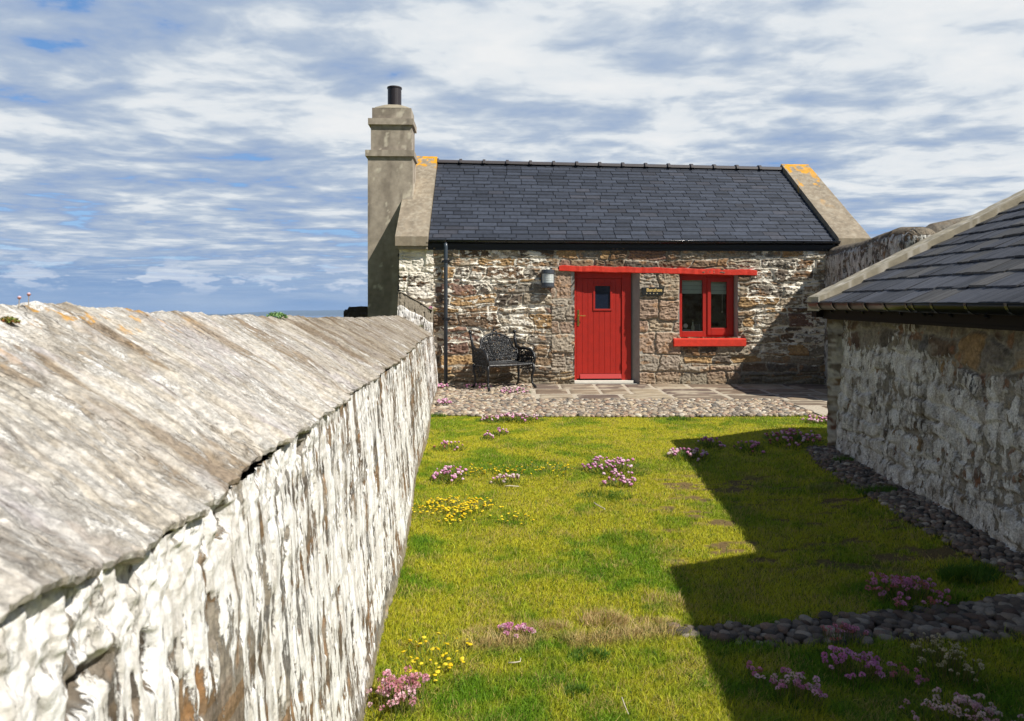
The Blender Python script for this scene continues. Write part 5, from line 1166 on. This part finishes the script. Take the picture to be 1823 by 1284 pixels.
thr = [
 ('salmon pink thrift on tall stems at the foot of the white wall, nearest the camera', 708, 1262, 100, 0.13, 62, [(0.78, 0.42, 0.50), (0.72, 0.34, 0.44), (0.84, 0.56, 0.62), (0.62, 0.28, 0.30)], 0.085, 0.0115),
 ('small pink thrift clump on the dry straw line crossing the lawn', 917, 1140, 74, 0.05, 26, PINK, 0.045, 0.011),
 ('bright pink thrift clump by the wall, left of the yellow flowers', 800, 852, 66, 0.26, 42, PINK, 0.05, 0.012),
 ('pale pink thrift strip just right of the upper yellow flowers', 903, 862, 62, 0.10, 24, PALE+PINK[:1], 0.05, 0.012),
 ('largest pink thrift clump in the middle of the sunlit lawn', 1090, 838, 112, 0.34, 66, PINK, 0.055, 0.012),
 ('small pink thrift tuft just below the largest central clump', 1103, 864, 66, 0.12, 26, PINK, 0.05, 0.012),
 ('sparse dusky pink thrift beside the wall, above the yellow flowers', 800, 800, 58, 0.16, 16, RUST+PINK, 0.04, 0.011),
 ('tiny pink thrift patch in the far lawn, left side', 866, 783, 30, 0.10, 10, PINK, 0.04, 0.012),
 ('little pink thrift patch just above and right of its tiny neighbour', 886, 774, 40, 0.12, 12, PINK, 0.04, 0.012),
 ('wide low thrift clump along the front edge of the pale cobbles', 910, 750, 112, 0.20, 56, PALE+PINK, 0.05, 0.013),
 ('pink thrift on a green cushion under the left of the bench', 850, 692, 56, 0.20, 26, PINK, 0.045, 0.013),
 ('pale pink thrift on the cobbles under the right of the bench', 912, 700, 62, 0.34, 60, PALE+PINK, 0.05, 0.013),
 ('bright pink thrift at the wall foot by the downpipe', 789, 694, 22, 0.15, 22, PINK, 0.07, 0.013),
 ('pink thrift at the wall foot where the cobbles begin', 790, 722, 28, 0.26, 34, PINK, 0.06, 0.013),
 ('sunlit pink thrift clump at the tip of the building shadow', 1226, 816, 78, 0.24, 52, PALE+PINK, 0.05, 0.0125),
 ('rosy thrift clump half in shade behind the sunlit one', 1264, 795, 46, 0.20, 26, RUST+PINK, 0.05, 0.012),
 ('small mauve thrift in shade between the lit clump and the outbuilding', 1336, 802, 50, 0.26, 18, RUST+PINK[:2], 0.04, 0.012),
 ('broad dusky thrift mound beside the outbuilding corner', 1412, 786, 96, 0.40, 80, RUST+PINK, 0.06, 0.012),
 ('pale sunlit thrift behind the dusky mound at the outbuilding corner', 1456, 753, 56, 0.26, 44, PALE+PINK[:2], 0.05, 0.013),
 ('large shaded thrift clump with reddish stems above the cobble strip', 1612, 1072, 134, 0.22, 90, RUST+PINK[:2], 0.075, 0.0105),
 ('shaded magenta thrift clump in the lower right lawn', 1520, 1210, 92, 0.13, 46, [(0.70, 0.28, 0.56), (0.64, 0.24, 0.48), (0.74, 0.40, 0.62)], 0.075, 0.0105),
 ('thin pale thrift clump left of the magenta one, in shade', 1412, 1248, 94, 0.12, 34, PALE+PINK, 0.065, 0.0105),
 ('sparse rusty thrift buds just below the dark cobble strip', 1492, 1146, 96, 0.05, 24, RUST, 0.05, 0.009),
 ('scattered small rusty thrift heads right of the magenta clump', 1606, 1222, 66, 0.12, 16, RUST, 0.05, 0.0085),
 ('wide pale thrift clump at the bottom right edge', 1712, 1296, 200, 0.16, 84, PALE, 0.065, 0.0095),
 ('few mauve thrift heads left of the thin pale clump', 1345, 1222, 48, 0.12, 10, RUST+PINK, 0.06, 0.010),
]
for i, (lb, px, py, w, ry, nh, pal, stem, hd) in enumerate(thr):
    flower_plant(T, lb, 'thrift', px, py, w, ry, nh, pal, stem, hd, i+1, TG)
flower_plant(T, 'green cushion of cream seed heads below the right end of the cobble strip', 'thrift', 1680, 1198, 112, 0.17, 78, CREAM, 0.085, 0.0070, 61, TG)
YG = 'yellow trefoil patches in the lawn'
for i, (lb, px, py, w, ry, nh) in enumerate([
 ('dense yellow flower patch against the white wall, largest of the yellow ones', 812, 912, 172, 0.34, 210),
 ('yellow flowers in the upper lawn between two pink clumps', 872, 842, 130, 0.26, 70),
 ('thin scatter of yellow flowers leading to the largest pink clump', 975, 842, 110, 0.30, 46),
 ('sparse yellow flowers near the straw line, lower left', 778, 1180, 150, 0.22, 40),
 ('few yellow flowers trailing right of the dense patch', 918, 930, 62, 0.12, 16)]):
    flower_plant('trefoil_plant', lb, 'yellow flowers', px, py, w, ry, nh, YEL, 0.040, 0.0080, 100+i, YG, yellow=True, cush=False)
# flowers growing on the walls
def on_wall(D, q): return None
e = flower_plant(T, 'single pink thrift with green tuft on the raised wall end by the downpipe', 'thrift', 0, 0, 14, 0.07, 9, PINK, 0.045, 0.013, 70, None, loc=(wall_line(12.1)-0.03, 12.05, CZ+0.06))
for (lb, px, py, hgt, c) in (('round rosy thrift bud on the wall top, left of its taller neighbour', 33, 530, 0.020, (0.66, 0.33, 0.28)), ('pink topped thrift bud on a thin stem on the wall top', 50, 524, 0.034, (0.74, 0.42, 0.50))):
    y = 1.62; x = (px-CX)/FPX*y; z0 = CZ+0.012; zc = (HY-py)/FPX*y+CZ
    e = empty('thrift_bud', (x, y, z0), 0, lb, 'thrift bud', 'thrift buds on the wall top')
    mb = MB(); mb.tube([(0, 0, 0), (0.001, 0, zc-z0)], 0.0009, 5, (0.45, 0.36, 0.25)); mb.build('stem', M_LEAF, e)
    b = ICO2*(1+np.random.default_rng(px).uniform(-0.15, 0.15, (len(ICO2), 1)))*np.array([0.0040, 0.0040, 0.0042]); cc = np.where(ICO2[:, 2:3] > 0.2, np.array((0.82, 0.62, 0.70)), np.array((0.48, 0.22, 0.14))) if c else None
    o = link('flower_head', np_mesh('flower_head', b, ICO2F, cc), M_PETAL, e); o.location = (0.001, 0, zc-z0)
def leafy(name, label, cat, loc, rx, ry, hh, n, pal, seed, leaf=0.008, group=None):
    rg = np.random.default_rng(seed); e = empty(name, loc, 0, label, cat, group); V = np.zeros((n, 4, 3)); a = rg.uniform(0, 6.28, n); r = np.sqrt(rg.random(n))
    c = np.stack([rx*r*np.cos(a), ry*r*np.sin(a), hh*np.sqrt(np.clip(1-r**2, 0, 1))*rg.uniform(0.3, 1, n)], -1)
    for i in range(n):
        q = Matrix.Rotation(rg.uniform(0, 6.28), 3, 'Z') @ Matrix.Rotation(rg.uniform(0.2, 1.3), 3, 'Y'); l = leaf*rg.uniform(0.7, 1.3)
        for k, p in enumerate(((0, -0.4, 0), (0.6, -0.35, 0), (1.1, 0.0, 0.15), (0.5, 0.4, 0))): V[i, k] = c[i]+np.array(q @ Vector(p))*l
    pal = np.array(pal); C = np.repeat(pal[rg.integers(len(pal), size=n)]*rg.uniform(0.7, 1.3, (n, 1)), 4, axis=0)
    link('foliage', np_mesh('foliage', V.reshape(-1, 3), np.arange(4*n).reshape(-1, 4), C, smooth=False), M_LEAF, e)
    mb = MB()
    for i in range(6): mb.tube([(0, 0, -0.01), (rx*0.5*math.cos(i), ry*0.5*math.sin(i), hh*0.5)], 0.001, 4, (0.2, 0.12, 0.06))
    mb.build('stems', M_LEAF, e); return e
def wp_at(px, py, dz=0.0):    # point near the wall ridge for a photo column
    k = (CX-px)/FPX; y = (0.452+PEAKDX)/(k-0.0770); return ((px-CX)/FPX*y, y, CZ+float(peak_z(y))+dz)
p = wp_at(492, 556); leafy('wall_succulent', 'green rosette plant growing on top of the left wall against the sea', 'succulent', (p[0], p[1], p[2]-0.004), 0.058, 0.05, 0.032, 420, [(0.16, 0.30, 0.08), (0.24, 0.38, 0.14), (0.10, 0.20, 0.06)], 4, 0.011)
p = wp_at(527, 562); leafy('wall_succulent', 'brownish red low plant on the left wall top, right of the green rosette', 'succulent', (p[0]+0.02, p[1], p[2]-0.022), 0.055, 0.04, 0.022, 300, [(0.30, 0.20, 0.08), (0.36, 0.26, 0.10), (0.22, 0.22, 0.07)], 5, 0.009)
y = 1.49; leafy('moss_tuft', 'green and rust moss tuft on the wall top at the left edge', 'moss', ((14-CX)/FPX*y, y, CZ-0.016), 0.024, 0.012, 0.014, 420, [(0.22, 0.28, 0.05), (0.16, 0.22, 0.04), (0.36, 0.14, 0.05), (0.30, 0.24, 0.06)], 6, 0.005)
leafy('moss_tuft', 'small green moss tuft on the raised wall end beside the cottage corner', 'moss', (wall_line(12.0)-0.22, 11.93, CZ-0.20), 0.07, 0.03, 0.03, 160, [(0.2, 0.26, 0.05), (0.3, 0.26, 0.06)], 7, 0.012)
# taller grass tufts
def tuft(label, px, py, rpx, hh, n, pal, seed, ryk=0.7):
    x, y, z = pxg(px, py); rx = rpx/FPX*y; e = empty('grass_tuft', (x, y, z), 0, label, 'grass tuft', 'taller grass tufts'); rg = np.random.default_rng(seed)
    a = rg.uniform(0, 6.28, n); r = np.sqrt(rg.random(n)); P = np.stack([rx*r*np.cos(a), rx*ryk*r*np.sin(a)], -1); pal = np.array(pal); C = pal[rg.integers(len(pal), size=n)]*rg.uniform(0.7, 1.3, (n, 1))
    V, F, CC = blades(P, ground(P[:, 0]+x, P[:, 1]+y)-z-0.003, hh*rg.uniform(0.4, 1.1, n)*(1-0.4*r), (0.0022+0.0008*y/3)*rg.uniform(0.7, 1.3, n), C, rg.uniform(0.2, 0.9, n), seed)
    link('blades', np_mesh('blades', V, F, CC, smooth=False), M_GRASS, e)
DG = [(0.05, 0.13, 0.012), (0.08, 0.18, 0.015), (0.11, 0.20, 0.02)]; ST = [(0.58, 0.42, 0.19), (0.66, 0.50, 0.25), (0.42, 0.29, 0.12), (0.30, 0.32, 0.05)]
tuft('dark green grass tuft below the small pink clump in mid lawn', 1075, 885, 50, 0.07, 700, DG, 1)
tuft('green grass tuft in the near lawn, left of the shadow edge', 1050, 1172, 36, 0.07, 600, DG, 2)
tuft('dark tuft low in the sunlit foreground, left of the shade', 1026, 1235, 24, 0.06, 350, DG, 3)
tuft('big dark tuft in shade beside the near outbuilding cobbles', 1722, 1030, 50, 0.13, 1300, DG, 4)
tuft('green weed tuft at the outbuilding foot, middle of the wall', 1562, 878, 34, 0.10, 600, DG, 5, 0.5)
tuft('small weed tuft at the outbuilding foot near its far corner', 1500, 823, 20, 0.10, 300, DG, 6, 0.5)
tuft('tall tangle of dry straw grass on the straw line', 1076, 1112, 44, 0.12, 1000, ST, 7)
tuft('low dry straw tuft at the left of the straw line', 880, 1130, 60, 0.06, 900, ST, 8, 0.35)
tuft('straw tuft at the left tip of the dark cobble strip', 1165, 1112, 44, 0.06, 700, ST, 9, 0.4)
tuft('low straw tuft between the pink clump and the tall tangle', 975, 1120, 42, 0.07, 700, ST, 10, 0.4)
tuft('green tuft at the front edge of the pale cobbles, right side', 1208, 748, 22, 0.09, 260, DG, 11)
tuft('pale grass tuft in the shaded lawn beside the cobble strip', 1462, 872, 26, 0.09, 300, [(0.16, 0.22, 0.04), (0.3, 0.3, 0.09)], 12)
tuft('wispy tall stalks in the sunlit lawn left of the near shadow corner', 1180, 1075, 40, 0.11, 160, ST, 13)
tuft('green tuft at the foot of the white wall beside the first cobbles', 778, 742, 16, 0.09, 220, DG, 14)
# sticks
def stick(label, px, py, pts, r):
    x, y, z = pxg(px, py); pts = [tuple(c*0.7 for c in p) for p in pts]; e = MB(); e.tube(pts, [0.75*r*(1-0.5*i/len(pts)) for i in range(len(pts))], 7); o = e.build('stick', M_TWIG, None, smooth=True); o.location = (x, y, z+0.028); tag(o, label, 'stick', 'bleached sticks on the lawn')
stick('curved bleached stick lying in the mid lawn below the pink clump', 1066, 910, [(-0.04, 0.12, 0.02), (-0.015, 0.06, 0.012), (0.02, 0, 0.004), (0.055, -0.05, 0), (0.05, -0.09, 0)], 0.007)
stick('pale stick lying beside the yellow and pale pink flowers', 910, 873, [(-0.08, 0.01, 0.006), (-0.02, 0.02, 0.010), (0.05, 0, 0.008), (0.09, 0.01, 0.005)], 0.008)
stick('little hooked stick in the near lawn below the straw line', 916, 1190, [(-0.04, -0.01, 0), (0, -0.015, 0.005), (0.035, 0.0, 0.004), (0.038, 0.03, 0.012)], 0.0045)
stick('thin bleached stick at the bottom edge of the sunlit lawn', 1112, 1275, [(-0.01, 0.05, 0.04), (0, 0.0, 0.018), (0.012, -0.05, 0.0)], 0.0035)

# ------------------------------------------------------------------ sea air
mb = MB(); mb.box(-20400, 20400, -20400, 20400, -28, 90)
hm = bpy.data.materials.new('sea_air'); hm.use_nodes = True; t = hm.node_tree; t.nodes.clear(); ou = t.nodes.new('ShaderNodeOutputMaterial'); pv = t.nodes.new('ShaderNodeVolumePrincipled')
pv.inputs['Color'].default_value = (0.42, 0.62, 0.95, 1); pv.inputs['Density'].default_value = 0.00010; pv.inputs['Anisotropy'].default_value = 0.0; t.links.new(pv.outputs[0], ou.inputs['Volume'])
tag(mb.build('haze', hm), kind='stuff')
